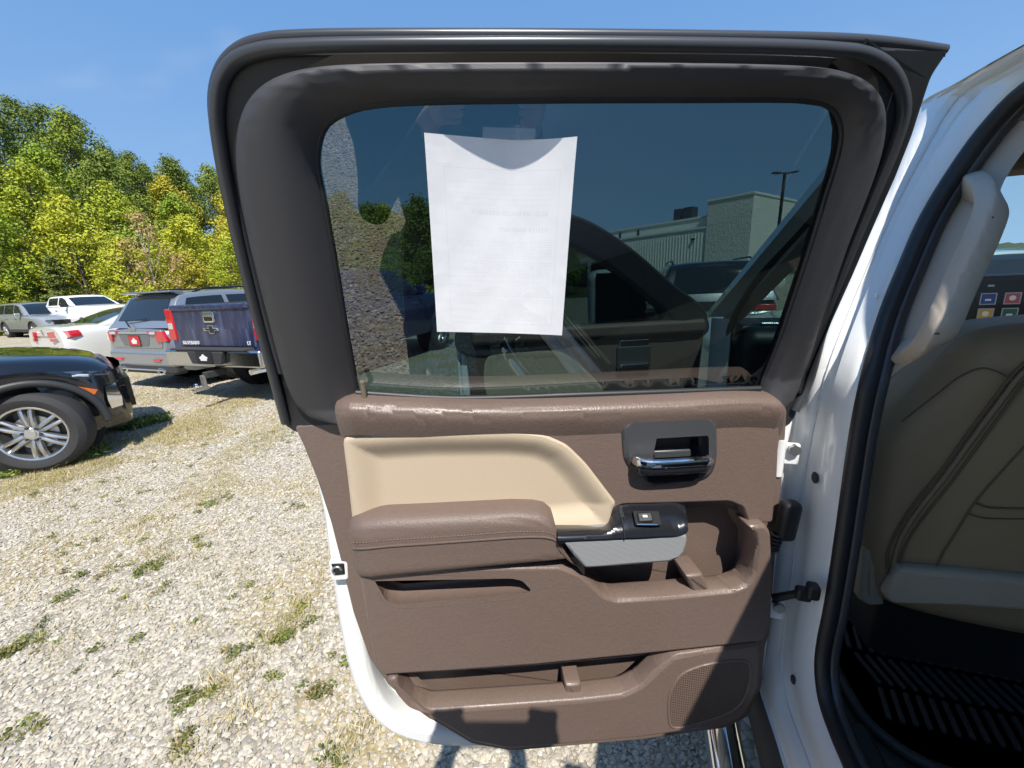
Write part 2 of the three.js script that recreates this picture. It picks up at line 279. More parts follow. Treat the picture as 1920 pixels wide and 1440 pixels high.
function greenhouse(s) { // returns section function and mesh
  const { roof, belt, gw, rw, z0, z1 } = s;
  const P = (z, t) => { // t 0 at the belt, 0.55 gutter, 1 roof centre
    const yb = belt(z), yr = Math.max(yb + 0.004, roof(z)), h = yr - yb, full = s.full ?? 0.5, k = Math.min(1, h / full), wb = gw(z), wt = lerp(wb, rw(z), k);
    if (t <= 0.5) { const q = t / 0.5; return V3(lerp(wb, wt, q) + 0.012 * Math.sin(q * 3.14), lerp(yb, yr - 0.055 * k, q), -z); }
    if (t <= 0.62) { const a = (t - 0.5) / 0.12 * Math.PI / 2; return V3(wt - 0.075 * (1 - Math.cos(a)), yr - 0.055 * k + 0.04 * k * Math.sin(a), -z); }
    const q = (t - 0.62) / 0.38; return V3((wt - 0.075) * (1 - q), yr - 0.015 * k + 0.03 * k * Math.sin(q * Math.PI / 2), -z);
  };
  const ts = [0, 0.1, 0.25, 0.4, 0.5, 0.53, 0.56, 0.59, 0.62, 0.7, 0.8, 0.9, 1], zs = []; const n = 46; for (let i = 0; i <= n; i++) zs.push(lerp(z0, z1, i / n)); (s.stations ?? []).forEach(z => zs.push(z)); zs.sort((a, b) => a - b);
  const rows = zs.map(z => { const h = ts.map(t => P(z, t)); return [...h, ...h.slice(0, -1).reverse().map(p => V3(-p.x, p.y, p.z))]; });
  const geo = sheet(rows, { crease: 0.6 });
  const N = (z, t) => { const e = 0.01, a = P(z + e, t).sub(P(z - e, t)), b = P(z, Math.min(1, t + e)).sub(P(z, Math.max(0, t - e))); return b.cross(a).normalize(); };
  // window laid 6 mm proud of the side: corners as [z, t] curves
  const side = (zA, zB, tA, tB, sgn = 1, out = 0.006) => { const rows = []; for (let i = 0; i <= 8; i++) { const t = lerp(tA, tB, i / 8), a = typeof zA === 'function' ? zA(i / 8) : zA, b = typeof zB === 'function' ? zB(i / 8) : zB, r = []; for (let j = 0; j <= 8; j++) { const z = lerp(a, b, j / 8), p = P(z, t); p.x += out; p.y += out * 0.2; p.x *= sgn; r.push(p); } rows.push(r); } return sheet(rows, { crease: 1 }); };
  const end = (zA, zB, tEdge, dir, out = 0.008) => { const rows = []; for (let i = 0; i <= 10; i++) { const z = lerp(zA, zB, i / 10), r = []; for (let j = -8; j <= 8; j++) { const t = lerp(1, tEdge, Math.abs(j) / 8), p = P(z, t); if (j < 0) p.x *= -1; p.y += out * 0.5; p.z += dir * out; r.push(p); } rows.push(r); } return sheet(rows, { crease: 1 }); };
  return { geo, side, end, P };
}
function addWheels(car, xs, zs, make) { const w0 = make(); let first = true; for (const z of zs) for (const s of [1, -1]) { const w = first ? w0 : w0.clone(); first = false; w.position.set(s * xs, w0.userData.R ?? 0, -z); w.rotation.y = s > 0 ? 0 : Math.PI; car.add(w); } }
const wells = (car, hwv, zs, R) => zs.forEach(z => [1, -1].forEach(q => { const c = cyl(R + 0.06, R + 0.06, 0.3, 24); c.rotateZ(Math.PI / 2); c.translate(q * (hwv - 0.3), R, -z); part('wheel_well', c, M.blackMatte, car); }));
// ================================================================ GROUND
const hillTop = th => { // height of the ridge seen from the lot, by bearing in degrees
  const k = [[-75, 15.5], [-55, 15.8], [-47, 14.2], [-40, 11.0], [-33, 8.2], [-17, 4.8], [-10, 3.4], [0, 2.2], [12, 1.2], [30, 0.9], [50, 1.5], [80, 3]];
  if (th <= k[0][0]) return k[0][1]; for (let i = 1; i < k.length; i++) if (th < k[i][0]) return lerp(k[i - 1][1], k[i][1], (th - k[i - 1][0]) / (k[i][0] - k[i - 1][0])); return 3;
};
const hillY = (x, z) => { const r = Math.hypot(x, z), th = Math.atan2(x, -z) * 180 / Math.PI; return z > 10 ? 0 : hillTop(th) * sstep(36, 70, r) * sstep(24, 0, th); };
const groundY = () => 0;
const gravelTex = tex(1024, (x, y, i, j) => {
  const N = 96, gx = x * N, gy = y * N, ix = Math.floor(gx), iy = Math.floor(gy); let best = 9, id = 0, sec = 9;
  for (let a = -1; a <= 1; a++) for (let b = -1; b <= 1; b++) { const cx = ((ix + a) % N + N) % N, cy = ((iy + b) % N + N) % N; const dx = ix + a + hash2(cx, cy, 1) - gx, dy = iy + b + hash2(cx, cy, 2) - gy, d = dx * dx + dy * dy; if (d < best) { sec = best; best = d; id = hash2(cx, cy, 3); } else if (d < sec) sec = d; }
  const gap = sstep(0.0, 0.16, Math.sqrt(sec) - Math.sqrt(best)), t = 0.6 + 0.25 * id;
  const big = fbm(x * 5, y * 5, 5, 4, 33), straw = sstep(0.52, 0.68, big) * 0.55;
  const c = [t, t * 0.955, t * 0.86], d = [0.55, 0.50, 0.42], s = [0.66, 0.58, 0.36];
  return [0, 1, 2].map(k => lerp(lerp(d[k], c[k], gap), s[k], straw));
}, { srgb: true, size: 3 });
const gravelBump = tex(1024, (x, y) => {
  const N = 96, gx = x * N, gy = y * N, ix = Math.floor(gx), iy = Math.floor(gy); let best = 9;
  for (let a = -1; a <= 1; a++) for (let b = -1; b <= 1; b++) { const cx = ((ix + a) % N + N) % N, cy = ((iy + b) % N + N) % N; const dx = ix + a + hash2(cx, cy, 1) - gx, dy = iy + b + hash2(cx, cy, 2) - gy; best = Math.min(best, dx * dx + dy * dy + 0.25 * hash2(cx, cy, 4)); }
  return 1 - Math.min(1, Math.sqrt(best));
}, { size: 3 });
{
  const radii = [0]; for (let r = 1; r < 30; r += 1.5) radii.push(r); for (let r = 30; r < 110; r += 3) radii.push(r); radii.push(140, 200, 300, 450, 700);
  const pos = [], uv = [], idx = [], n = 144;
  radii.forEach(r => { for (let k = 0; k < n; k++) { const a = k / n * 2 * Math.PI, x = Math.sin(a) * r, z = -Math.cos(a) * r; pos.push(x, groundY(x, z) - (r < 12 ? 0.0035 : 0.002), z); uv.push(x, z); } });
  for (let i = 0; i < radii.length - 1; i++) for (let k = 0; k < n; k++) { const a = i * n + k, b = i * n + (k + 1) % n; idx.push(a, b, b + n, a, b + n, a + n); }
  const g = new THREE.BufferGeometry(); g.setAttribute('position', new THREE.Float32BufferAttribute(pos, 3)); g.setAttribute('uv', new THREE.Float32BufferAttribute(uv, 2)); g.setIndex(idx); g.computeVertexNormals();
  const m = part('ground', g, mat([0.86, 0.86, 0.86], 0.95, { map: gravelTex, bumpMap: gravelBump, bumpScale: 0.014 }), scene);
  tag(m, 'pale gravel lot rising to the wooded hill', 'ground', null, 'structure');
}
{ // wooded slope
  const pos = [], uv = [], idx = [], n = 60, m = 30; for (let i = 0; i <= m; i++) for (let k = 0; k <= n; k++) { const r = 34 + i / m * 66, th = rad(lerp(-100, 26, k / n)), x = Math.sin(th) * r, z = -Math.cos(th) * r; pos.push(x, hillY(x, z) + (i ? 0.03 * hash2(i, k) : -0.05), z); uv.push(x, z); }
  for (let i = 0; i < m; i++) for (let k = 0; k < n; k++) { const a = i * (n + 1) + k, c = a + n + 1; idx.push(a, a + 1, c + 1, a, c + 1, c); }
  const g = new THREE.BufferGeometry(); g.setAttribute('position', new THREE.Float32BufferAttribute(pos, 3)); g.setAttribute('uv', new THREE.Float32BufferAttribute(uv, 2)); g.setIndex(idx); g.computeVertexNormals();
  const litter = tex(512, (x, y) => { const a = fbm(x * 12, y * 12, 12, 5, 41), b = fbm(x * 40, y * 40, 40, 3, 42); return [0.16 + 0.22 * a + 0.1 * b, 0.17 + 0.2 * a + 0.1 * b, 0.08 + 0.1 * a]; }, { srgb: true, size: 6 });
  tag(part('hillside', g, mat([1, 1, 1], 0.95, { map: litter, bumpMap: gravelBump, bumpScale: 0.05 }), scene), 'wooded hillside of leaf litter behind the parked cars', 'hillside', null, 'structure');
}
// loose stones near the door, too many to count
{
  const variants = [0, 1, 2].map(k => { const g = new THREE.IcosahedronGeometry(1, k === 2 ? 1 : 0); const seen = {}; warp(g, v => { const key = v.toArray().map(q => q.toFixed(3)).join(); const s = seen[key] ??= [rr(0.72, 1.18), rr(-0.12, 0.12)]; v.multiplyScalar(s[0]); v.x *= 1.15; v.y *= 0.42; v.z += s[1]; }); g.computeVertexNormals(); return g; });
  const spots = variants.map(() => []);
  const put = (x, z, s) => { spots[Math.floor(rnd() * 3)].push([x, z, s]); };
  const field = (x0, x1, z0, z1, per, smin, smax, keep) => { const n = Math.round((x1 - x0) * (z1 - z0) * per); for (let i = 0; i < n; i++) { const x = rr(x0, x1), z = rr(z0, z1); if (keep(x, z)) put(x, z, lerp(smin, smax, Math.pow(rnd(), 2.2))); } };
  // in front and to the left, in view past the door
  field(-4.2, 0.7, -3.6, 0.2, 8200, 0.0034, 0.0108, (x, z) => x > 1.25 * z - 0.75 && (x < -0.1 * z * 0 - 0.12 + (z + 0.6) * 0.36 || z > -1.7));
  field(-9.5, -1.0, -8.2, -3.5, 2000, 0.006, 0.013, (x, z) => x > 1.3 * z - 0.9 && x < 0.46 * z + 0.4);
  // behind the viewer, mirrored by the door glass
  field(-2.6, 0.5, 0.2, 4.2, 3000, 0.005, 0.014, () => true);
  // beyond the door, seen through the glass
  field(-2.2, 0.6, -6.5, -3.6, 500, 0.008, 0.018, (x, z) => x < 0.3 * -z);
  const cols = [[0.474, 0.420, 0.342], [0.494, 0.445, 0.370], [0.422, 0.370, 0.299], [0.515, 0.470, 0.399], [0.371, 0.335, 0.280], [0.474, 0.405, 0.309], [0.556, 0.510, 0.437], [0.453, 0.400, 0.323]];
  const root = new THREE.Group(); root.name = 'loose_gravel'; scene.add(root); tag(root, 'loose pale limestone gravel covering the lot', 'gravel', null, 'stuff');
  const m4 = new THREE.Matrix4(), q = new THREE.Quaternion(), e = new THREE.Euler(), col = new THREE.Color();
  variants.forEach((g, k) => {
    const im = new THREE.InstancedMesh(g, mat([1, 1, 1], 0.9, { flatShading: k < 2 }), spots[k].length); im.name = 'stones'; im.castShadow = im.receiveShadow = true;
    spots[k].forEach(([x, z, s], i) => { e.set(rr(-0.5, 0.5), rr(0, 6.3), rr(-0.5, 0.5)); q.setFromEuler(e); m4.compose(V3(x, s * rr(-0.25, 0.4) - 0.002, z), q, V3(s * rr(0.8, 1.25), s * rr(0.7, 1.1), s * rr(0.8, 1.2))); im.setMatrixAt(i, m4); const c = cols[Math.floor(rnd() * rnd() * 0 + rnd() * cols.length)], j = rr(0.86, 1.1); col.setRGB(c[0] * j, c[1] * j, c[2] * j * rr(0.94, 1.04)); im.setColorAt(i, col); });
    im.userData.kind = 'stuff'; root.add(im);
  });
}
// straw and weeds between the stones
{
  const blade = (w, h, bend) => { const rows = []; for (let i = 0; i <= 3; i++) { const t = i / 3, ww = w * (1 - t * 0.9) / 2; rows.push([V3(-ww, h * t * (1 - 0.25 * bend * t), bend * h * t * t), V3(ww, h * t * (1 - 0.25 * bend * t), bend * h * t * t)]); } return sheet(rows, { crease: 3 }); };
  const tuft = (n, w, h, spread) => { const l = []; for (let i = 0; i < n; i++) { const g = blade(w * rr(0.7, 1.3), h * rr(0.5, 1.15), rr(0.2, 1.1)); place(g, rr(-spread, spread), 0, rr(-spread, spread), rr(-0.2, 0.5), rr(0, 6.28), 0); l.push(g); } return mergeAll(l); };
  const leafy = (n) => { const l = []; for (let i = 0; i < n; i++) { const a = rr(0, 6.28), r = rr(0.005, 0.05), g = new THREE.CircleGeometry(rr(0.006, 0.013), 6); place(g, Math.cos(a) * r, rr(0.006, 0.035), Math.sin(a) * r, -Math.PI / 2 + rr(-0.6, 0.6), rr(0, 6), 0); l.push(g); } for (let i = 0; i < n / 3; i++) { const a = rr(0, 6.28), r = rr(0.02, 0.06); l.push(bar(V3(0, 0.002, 0), V3(Math.cos(a) * r, rr(0.01, 0.04), Math.sin(a) * r), 0.0011, 4)); } return mergeAll(l); };
  const cover = (name, label, cat, geos, color, spots, smin, smax, vary) => {
    const root = new THREE.Group(); root.name = name; scene.add(root); tag(root, label, cat, null, 'stuff');
    const by = geos.map(() => []); spots.forEach(s => by[Math.floor(rnd() * geos.length)].push(s));
    geos.forEach((g, k) => { if (!by[k].length) return; const im = new THREE.InstancedMesh(g, mat([1, 1, 1], 0.85, { transmission: 0 }), by[k].length), m4 = new THREE.Matrix4(), c = new THREE.Color(); im.name = 'tufts'; im.castShadow = im.receiveShadow = true; im.userData.kind = 'stuff';
      by[k].forEach(([x, z, y = 0], i) => { const s = rr(smin, smax); m4.compose(V3(x, y, z), new THREE.Quaternion().setFromEuler(new THREE.Euler(0, rr(0, 6.28), 0)), V3(s, s * rr(0.7, 1.2), s)); im.setMatrixAt(i, m4); const q = color[Math.floor(rnd() * color.length)], j = rr(1 - vary, 1 + vary); c.setRGB(q[0] * j, q[1] * j, q[2] * j); im.setColorAt(i, c); }); root.add(im); });
  };
  const patch = (list, n, px, py, rx, rz) => { const c = ground(px, py); for (let i = 0; i < n; i++) { const a = rr(0, 6.28), r = Math.sqrt(rnd()) * (0.6 + 0.4 * rnd()); list.push([c.x + Math.cos(a) * r * rx, c.z + Math.sin(a) * r * rz]); } };
  // straw coloured dry grass, flat on the ground
  const straw = []; patch(straw, 900, 400, 775, 0.55, 1.0); patch(straw, 800, 330, 815, 0.7, 0.5); patch(straw, 700, 130, 880, 0.6, 0.35); patch(straw, 260, 60, 915, 0.45, 0.3); patch(straw, 600, 300, 745, 1.1, 0.6); patch(straw, 310, 480, 830, 0.3, 0.7); patch(straw, 248, 250, 710, 1.2, 0.5); patch(straw, 217, 470, 745, 0.5, 0.8); patch(straw, 161, 400, 905, 0.35, 0.4); patch(straw, 124, 280, 660, 1.3, 0.6);
  patch(straw, 37, 430, 1270, 0.12, 0.1); patch(straw, 24, 520, 1190, 0.1, 0.12); patch(straw, 24, 480, 1330, 0.14, 0.1); patch(straw, 18, 380, 1400, 0.12, 0.1); patch(straw, 31, 660, 1390, 0.1, 0.1); patch(straw, 37, 300, 1040, 0.2, 0.15); patch(straw, 37, 270, 980, 0.2, 0.15); patch(straw, 37, 560, 1150, 0.08, 0.15);
  for (let i = 0; i < 1500; i++) { const z = -rr(1.4, 5), x = rr(1.2 * z - 0.5, 0.4 * z + 0.3); straw.push([x, z]); }
  cover('dry_grass', 'dry straw coloured grass lying between the gravel stones', 'dry grass', [tuft(9, 0.004, 0.045, 0.035), tuft(7, 0.005, 0.06, 0.05), tuft(12, 0.0035, 0.035, 0.05)], [[0.46, 0.37, 0.17], [0.42, 0.34, 0.15], [0.34, 0.31, 0.11], [0.50, 0.43, 0.22]], straw, 0.45, 0.95, 0.2);
  const weeds = []; for (const [n, x, y, a, b] of [[26, 350, 1312, 0.07, 0.05], [14, 400, 1290, 0.05, 0.05], [16, 280, 1065, 0.1, 0.08], [12, 300, 1050, 0.06, 0.08], [12, 120, 1120, 0.06, 0.06], [10, 85, 1165, 0.06, 0.05], [14, 60, 1200, 0.07, 0.05], [16, 600, 1295, 0.06, 0.04], [8, 525, 1200, 0.04, 0.05], [12, 420, 935, 0.12, 0.1], [14, 380, 955, 0.12, 0.1], [10, 560, 950, 0.1, 0.1], [12, 350, 1010, 0.1, 0.1], [10, 370, 1030, 0.08, 0.1], [8, 570, 1135, 0.03, 0.05], [12, 580, 1170, 0.05, 0.06], [8, 300, 1110, 0.06, 0.06], [14, 20, 1220, 0.08, 0.05], [10, 50, 1370, 0.08, 0.05], [10, 350, 1395, 0.06, 0.05], [8, 635, 1420, 0.05, 0.04], [10, 440, 1220, 0.06, 0.05], [12, 530, 1195, 0.05, 0.05], [8, 140, 1080, 0.06, 0.05], [10, 210, 1070, 0.1, 0.08]]) patch(weeds, n, x, y, a, b);
  for (let i = 0; i < 240; i++) { const z = -rr(1.2, 4.5), x = rr(1.2 * z - 0.5, 0.4 * z + 0.3); weeds.push([x, z]); }
  const mixed = weeds.filter(() => rnd() < 0.75);
  cover('ground_weeds', 'small green clover and weeds sprouting through the gravel', 'weeds', [leafy(14), leafy(22), tuft(7, 0.004, 0.05, 0.02)], [[0.15, 0.18, 0.035], [0.12, 0.15, 0.03], [0.22, 0.22, 0.05], [0.25, 0.20, 0.07]], mixed, 0.3, 0.68, 0.3);
  const tyreWeeds = []; patch(tyreWeeds, 60, 140, 862, 0.22, 0.12); patch(tyreWeeds, 40, 165, 850, 0.16, 0.1); patch(tyreWeeds, 26, 20, 890, 0.12, 0.08); patch(tyreWeeds, 40, 290, 790, 0.25, 0.15); patch(tyreWeeds, 30, 250, 800, 0.2, 0.15);
  cover('wheel_side_weeds', 'taller green weeds growing beside the wheel of the black car', 'weeds', [leafy(26), tuft(9, 0.006, 0.08, 0.03)], [[0.14, 0.20, 0.03], [0.20, 0.25, 0.05], [0.24, 0.25, 0.07]], tyreWeeds, 1.2, 2.3, 0.25);
}
// ================================================================ THE WHITE PICKUP
const TRUCK_YAW = rad(18.5), DOOR_YAW = rad(4), BELT = 1.36, LEAN = Math.tan(rad(20)), DOOR_DIST = 0.66;
const dU = V3(Math.cos(DOOR_YAW), 0, -Math.sin(DOOR_YAW)), dW = V3(Math.sin(DOOR_YAW), 0, Math.cos(DOOR_YAW));
const HINGE = V3(0, 0, -DOOR_DIST).addScaledVector(dU, 0.518);
const tR = V3(Math.cos(TRUCK_YAW), 0, Math.sin(TRUCK_YAW)), tB = V3(-Math.sin(TRUCK_YAW), 0, Math.cos(TRUCK_YAW));   // inboard, backwards
const lean = v => v > BELT ? (v - BELT) * LEAN : 0;
const truck = thing('white_pickup_truck', 'white pickup truck with its brown trimmed rear door standing open', 'pickup truck', [HINGE.x, 0, HINGE.z], -TRUCK_YAW);
// survey helpers: door (u, v, w) and truck (r, v, b) coordinates, both from the hinge
const onDoor = (px, py, off = 0) => { const p = hit(px, py, q => { const e = q.clone().sub(HINGE); return e.dot(dW) - off - lean(q.y); }); const e = p.clone().sub(HINGE); return V3(e.dot(dU), p.y, e.dot(dW)); };
const toTruck = p => { const e = p.clone().sub(HINGE); return V3(e.dot(tR), p.y, e.dot(tB)); };
const onSide = (px, py, off = 0) => toTruck(hit(px, py, q => off + lean(q.y) - q.clone().sub(HINGE).dot(tR)));
const onCross = (px, py, b, slope = 0) => toTruck(hit(px, py, q => q.clone().sub(HINGE).dot(tB) - b - slope * (q.y - 1)));
const dpts = (list, off = 0) => list.map(([x, y]) => { const p = onDoor(x, y, off); return v2(p.x, p.y); });
const leanIt = g => { // tilt the part above the belt inwards, faces and normals alike
  const p = g.attributes.position, n = g.attributes.normal, q = V3();
  for (let i = 0; i < p.count; i++) { const y = p.getY(i); if (y > BELT) { p.setZ(i, p.getZ(i) + lean(y)); q.set(n.getX(i), n.getY(i) - LEAN * n.getZ(i), n.getZ(i)).normalize(); n.setXYZ(i, q.x, q.y, q.z); } }
  return g;
};
const EYE_T = toTruck(EYE);

const door = sub('rear_door', truck); door.rotation.y = TRUCK_YAW + DOOR_YAW; door.userData.label = 'open rear door with brown and beige trim and tinted window';
// --- painted shell
{
  const o = smooth2(dpts([[552, 790], [560, 820], [583, 880], [603, 960], [616, 1050], [632, 1160], [650, 1250], [672, 1312], [705, 1358], [755, 1388], [830, 1402], [960, 1404], [1200, 1378], [1380, 1352], [1425, 1300], [1450, 1150], [1466, 1000], [1480, 850], [1486, 770], [1300, 770], [900, 785]], -0.02), 150);
  part('door_shell', [plate(o, -0.07, -0.02, 0.012, [offset2(o, 0.045).reverse()]), leanIt(plate(offset2(o, -0.012), -0.155, -0.07, 0.03))], M.white, door);
}
const outerPx = [[535, 800], [518, 700], [480, 560], [440, 400], [405, 270], [394, 205], [397, 155], [414, 112], [447, 82], [495, 67], [565, 61], [900, 57], [1300, 61], [1600, 69], [1690, 77], [1778, 90], [1781, 97], [1750, 140], [1738, 175], [1712, 255], [1682, 330], [1642, 420], [1600, 515], [1560, 605], [1528, 700], [1505, 745], [1478, 800], [1000, 830]];
const glassPx = [[690, 775], [672, 735], [652, 640], [632, 520], [611, 400], [596, 310], [594, 275], [606, 240], [642, 212], [705, 196], [800, 190], [1000, 187], [1300, 186], [1500, 187], [1546, 193], [1571, 210], [1580, 245], [1576, 280], [1555, 350], [1521, 460], [1488, 560], [1455, 655], [1425, 735], [1400, 772], [1000, 790]];
const trimPx = [[556, 793], [540, 745], [524, 690], [490, 560], [455, 420], [433, 300], [428, 225], [437, 180], [470, 142], [520, 124], [600, 117], [900, 113], [1300, 114], [1560, 121], [1620, 129], [1656, 150], [1677, 190], [1680, 230], [1662, 290], [1620, 390], [1570, 520], [1530, 640], [1508, 735], [1478, 778], [1440, 790], [1000, 800], [640, 795]];
{
  part('window_frame', leanIt(plate(smooth2(dpts(outerPx, -0.005), 200), -0.075, -0.004, 0.007, [offset2(smooth2(dpts(glassPx, -0.005), 120), -0.052)])), M.rubber, door);
  const flange = [[1610, 80], [1690, 86], [1780, 94], [1781, 97], [1752, 140], [1740, 175], [1714, 255], [1684, 330], [1644, 420], [1603, 515], [1560, 610], [1530, 700], [1506, 745], [1490, 735], [1515, 660], [1590, 480], [1660, 320], [1695, 230], [1700, 190], [1680, 140], [1640, 105]];
  part('pillar_cover', leanIt(plate(roundPoly(dpts(flange, 0.004), 0.006), -0.04, 0.004, 0.006)), M.blackSatin, door);
  const sealPx = [[536, 792], [506, 680], [470, 545], [436, 400], [413, 280], [406, 215], [413, 155], [440, 115], [490, 95], [565, 88], [900, 83], [1300, 85], [1560, 93], [1625, 102], [1668, 128], [1690, 170], [1694, 215], [1676, 275], [1635, 375], [1588, 490], [1545, 610], [1515, 720], [1490, 770]];
  const line = (px, off) => px.map(([x, y]) => onDoor(x, y, off));
  part('frame_edge', tube(line(outerPx.slice(1, 16).map(([x, y]) => { const d = Math.hypot(x - 960, y - 600); return [x - (x - 960) / d * 9, y - (y - 600) / d * 9]; }), -0.006), 0.006, 200, 10), M.rubberSatin, door);
  part('door_seal', [tube(line(sealPx, 0.0), 0.0075, 200, 10)], M.rubberSatin, door);
  
  const relax = (l, n) => { for (let k = 0; k < n; k++) l = l.map((p, i) => { const a = l[(i + l.length - 1) % l.length], b = l[(i + 1) % l.length]; return v2(p.x * 0.5 + (a.x + b.x) * 0.25, p.y * 0.5 + (a.y + b.y) * 0.25); }); return l; };
  const tO = relax(smooth2(dpts(trimPx, 0.014), 220), 26), tI = relax(smooth2(dpts(glassPx, -0.009), 220), 4), mixR = (t, w, d = 0) => offset2(tO, d).map((p, i) => V3(lerp(p.x, tI[i].x, t), lerp(p.y, tI[i].y, t), w));
  part('frame_trim', leanIt(sheet([mixR(0, -0.004), mixR(0, 0.004), mixR(0, 0.008), mixR(0, 0.012, 0.001), mixR(0, 0.0155, 0.0035), mixR(0, 0.0175, 0.007), mixR(0.2, 0.0195), mixR(0.36, 0.0200), mixR(0.52, 0.0190), mixR(0.66, 0.0160), mixR(0.78, 0.0105), mixR(0.88, 0.0035), mixR(0.95, -0.003), mixR(1, -0.0105)].map(r => [...r, r[0].clone()]), { crease: 1.1 })), M.frameTrim, door);
}
// --- glass
{
  const o = smooth2(dpts(glassPx, -0.012), 120);
  const g = leanIt(pillow(offset2(o, -0.012), () => -0.012, 0.03));
  part('window_glass', g, M.doorGlass, door);
  part('glass_run', leanIt(tube(smooth2(dpts(glassPx, -0.008), 60).map(p => V3(p.x, p.y, -0.0095)), 0.0032, 200, 6, true)), M.rubber, door);
  part('belt_seal', [tube([[668, 738], [850, 748], [1100, 741], [1424, 730]].map(([x, y]) => onDoor(x, y - 1, 0.0)), 0.006, 60, 8)], M.rubber, door);
}
// --- lower trim panel
const bezelPx = [[1185, 782], [1330, 776], [1346, 790], [1347, 860], [1338, 892], [1310, 904], [1222, 911], [1192, 892], [1170, 862], [1166, 798]];
const gripPx = [[1222, 812], [1330, 806], [1336, 815], [1336, 872], [1318, 884], [1212, 886], [1214, 850]];
const pocketPx = [[1262, 952], [1360, 946], [1388, 956], [1398, 985], [1412, 1000], [1410, 1060], [1395, 1095], [1360, 1118], [1150, 1140], [1110, 1085], [1095, 1060], [1200, 1040], [1260, 1000]];
const lowPocketPx = [[735, 1262], [1000, 1245], [1250, 1222], [1248, 1260], [1220, 1300], [1170, 1330], [810, 1350], [770, 1320]];
const smallPocketPx = [[690, 1075], [985, 1070], [1006, 1100], [1000, 1130], [740, 1150], [708, 1120]];
{
  const base = dpts([[550, 799], [640, 792], [900, 770], [1452, 760], [1462, 775], [1476, 778], [1472, 850], [1463, 950], [1452, 1080], [1444, 1190], [1436, 1210], [1428, 1290], [1402, 1345], [1360, 1366], [1200, 1388], [960, 1409], [885, 1396], [805, 1348], [730, 1288], [692, 1235], [662, 1150], [640, 1060], [620, 980], [594, 900], [567, 832]], 0);
  const P = l => roundPoly(dpts(l, 0), 0.012);
  const be = smooth2(roundPoly(dpts([[642, 819], [800, 809], [955, 808], [1018, 814], [1062, 833], [1098, 868], [1130, 910], [1156, 944], [1149, 954], [1143, 992], [1040, 1004], [900, 1005], [680, 1010], [664, 1004], [652, 900]], 0.032), 0.012, 4), 160);
  part('door_panel', plate(roundPoly(base, 0.01), -0.03, 0, 0.004, [P(pocketPx), P(lowPocketPx), P(smallPocketPx), P(gripPx), offset2(be, 0.006)]), M.brown, door);
  const well = (l, d, n = 0.012) => dish(roundPoly(dpts(l, 0), 0.012), [[0, 0.001], [0.001, -d * 0.55], [n * 0.5, -d * 0.9], [n, -d]]);
  part('map_pocket', [well(pocketPx, 0.03)], M.brown, door);
  part('lower_pocket', [well(lowPocketPx, 0.035)], M.brown, door);
  part('pull_pocket', [well(smallPocketPx, 0.04, 0.01)], M.brown, door);
  // upper panel, a raised skin with the beige insert let in
  const up = dpts([[640, 797], [1454, 772], [1463, 790], [1458, 900], [1450, 980], [1404, 984], [1394, 952], [1368, 941], [1275, 944], [1165, 947], [1150, 957], [1140, 1000], [1040, 1012], [662, 1020], [655, 950], [645, 850]], 0.030);
  part('upper_panel', plate(roundPoly(up, 0.008), -0.001, 0.030, 0.005, [roundPoly(dpts(bezelPx, 0.030), 0.01), offset2(be, 0.001)]), M.brown, door);
  part('beige_insert', pillow(be, d => 0.0300 + 0.0030 * sstep(0, 0.004, d) - 0.019 * sstep(0.008, 0.055, d), 0.007, 0.02), M.beige, door);
}
// --- belt ledge along the foot of the window
{
  const topPx = [[637, 746], [650, 741], [672, 738], [720, 741], [800, 745], [900, 747], [1000, 746], [1100, 743], [1200, 739], [1300, 735], [1420, 730], [1438, 737], [1454, 750]];
  const top = resample(topPx.map(([x, y]) => onDoor(x, y, 0.0)), 180); for (let k = 0; k < 160; k++) for (let i = 8; i < 172; i++) top[i].lerp(top[i - 1].clone().add(top[i + 1]).multiplyScalar(0.5), 0.5);
  const prof = [[-0.006, 0], [0.008, 0.0005], [0.02, -0.0015], [0.03, -0.004], [0.035, -0.0065], [0.039, -0.0100], [0.0415, -0.0145], [0.0425, -0.020], [0.0415, -0.028], [0.0385, -0.038], [0.035, -0.048], [0.032, -0.056], [0.0295, -0.062]];
  const rows = top.map((p, i) => { const e = Math.min(i, 179 - i), k = e < 6 ? lerp(0.7, 1, e / 6) : 1; return prof.map(([w, dv]) => V3(p.x, p.y + dv, p.z + (w > 0 ? w * k : w))); });
  part('belt_ledge', sheet(rows, { crease: 0.9, cap0: true, cap1: true }), M.brown, door);
  const q = (x, y, w) => onDoor(x, y, w);
  // lock pin
  const b = q(684, 750, 0.018); const pin = sub('lock_pin', door); pin.position.copy(b);
  const pg = cyl(0.0042, 0.0042, 0.034, 14); pg.translate(0, 0.012, 0); const cap = new THREE.SphereGeometry(0.0046, 12, 8); cap.translate(0, 0.029, 0);
  const bs = cyl(0.0085, 0.016, 0.012, 24); bs.translate(0, -0.004, 0.002);
  part('pin', [pg, cap], M.seam, pin); part('pin_collar', bs, M.brown, pin);
}
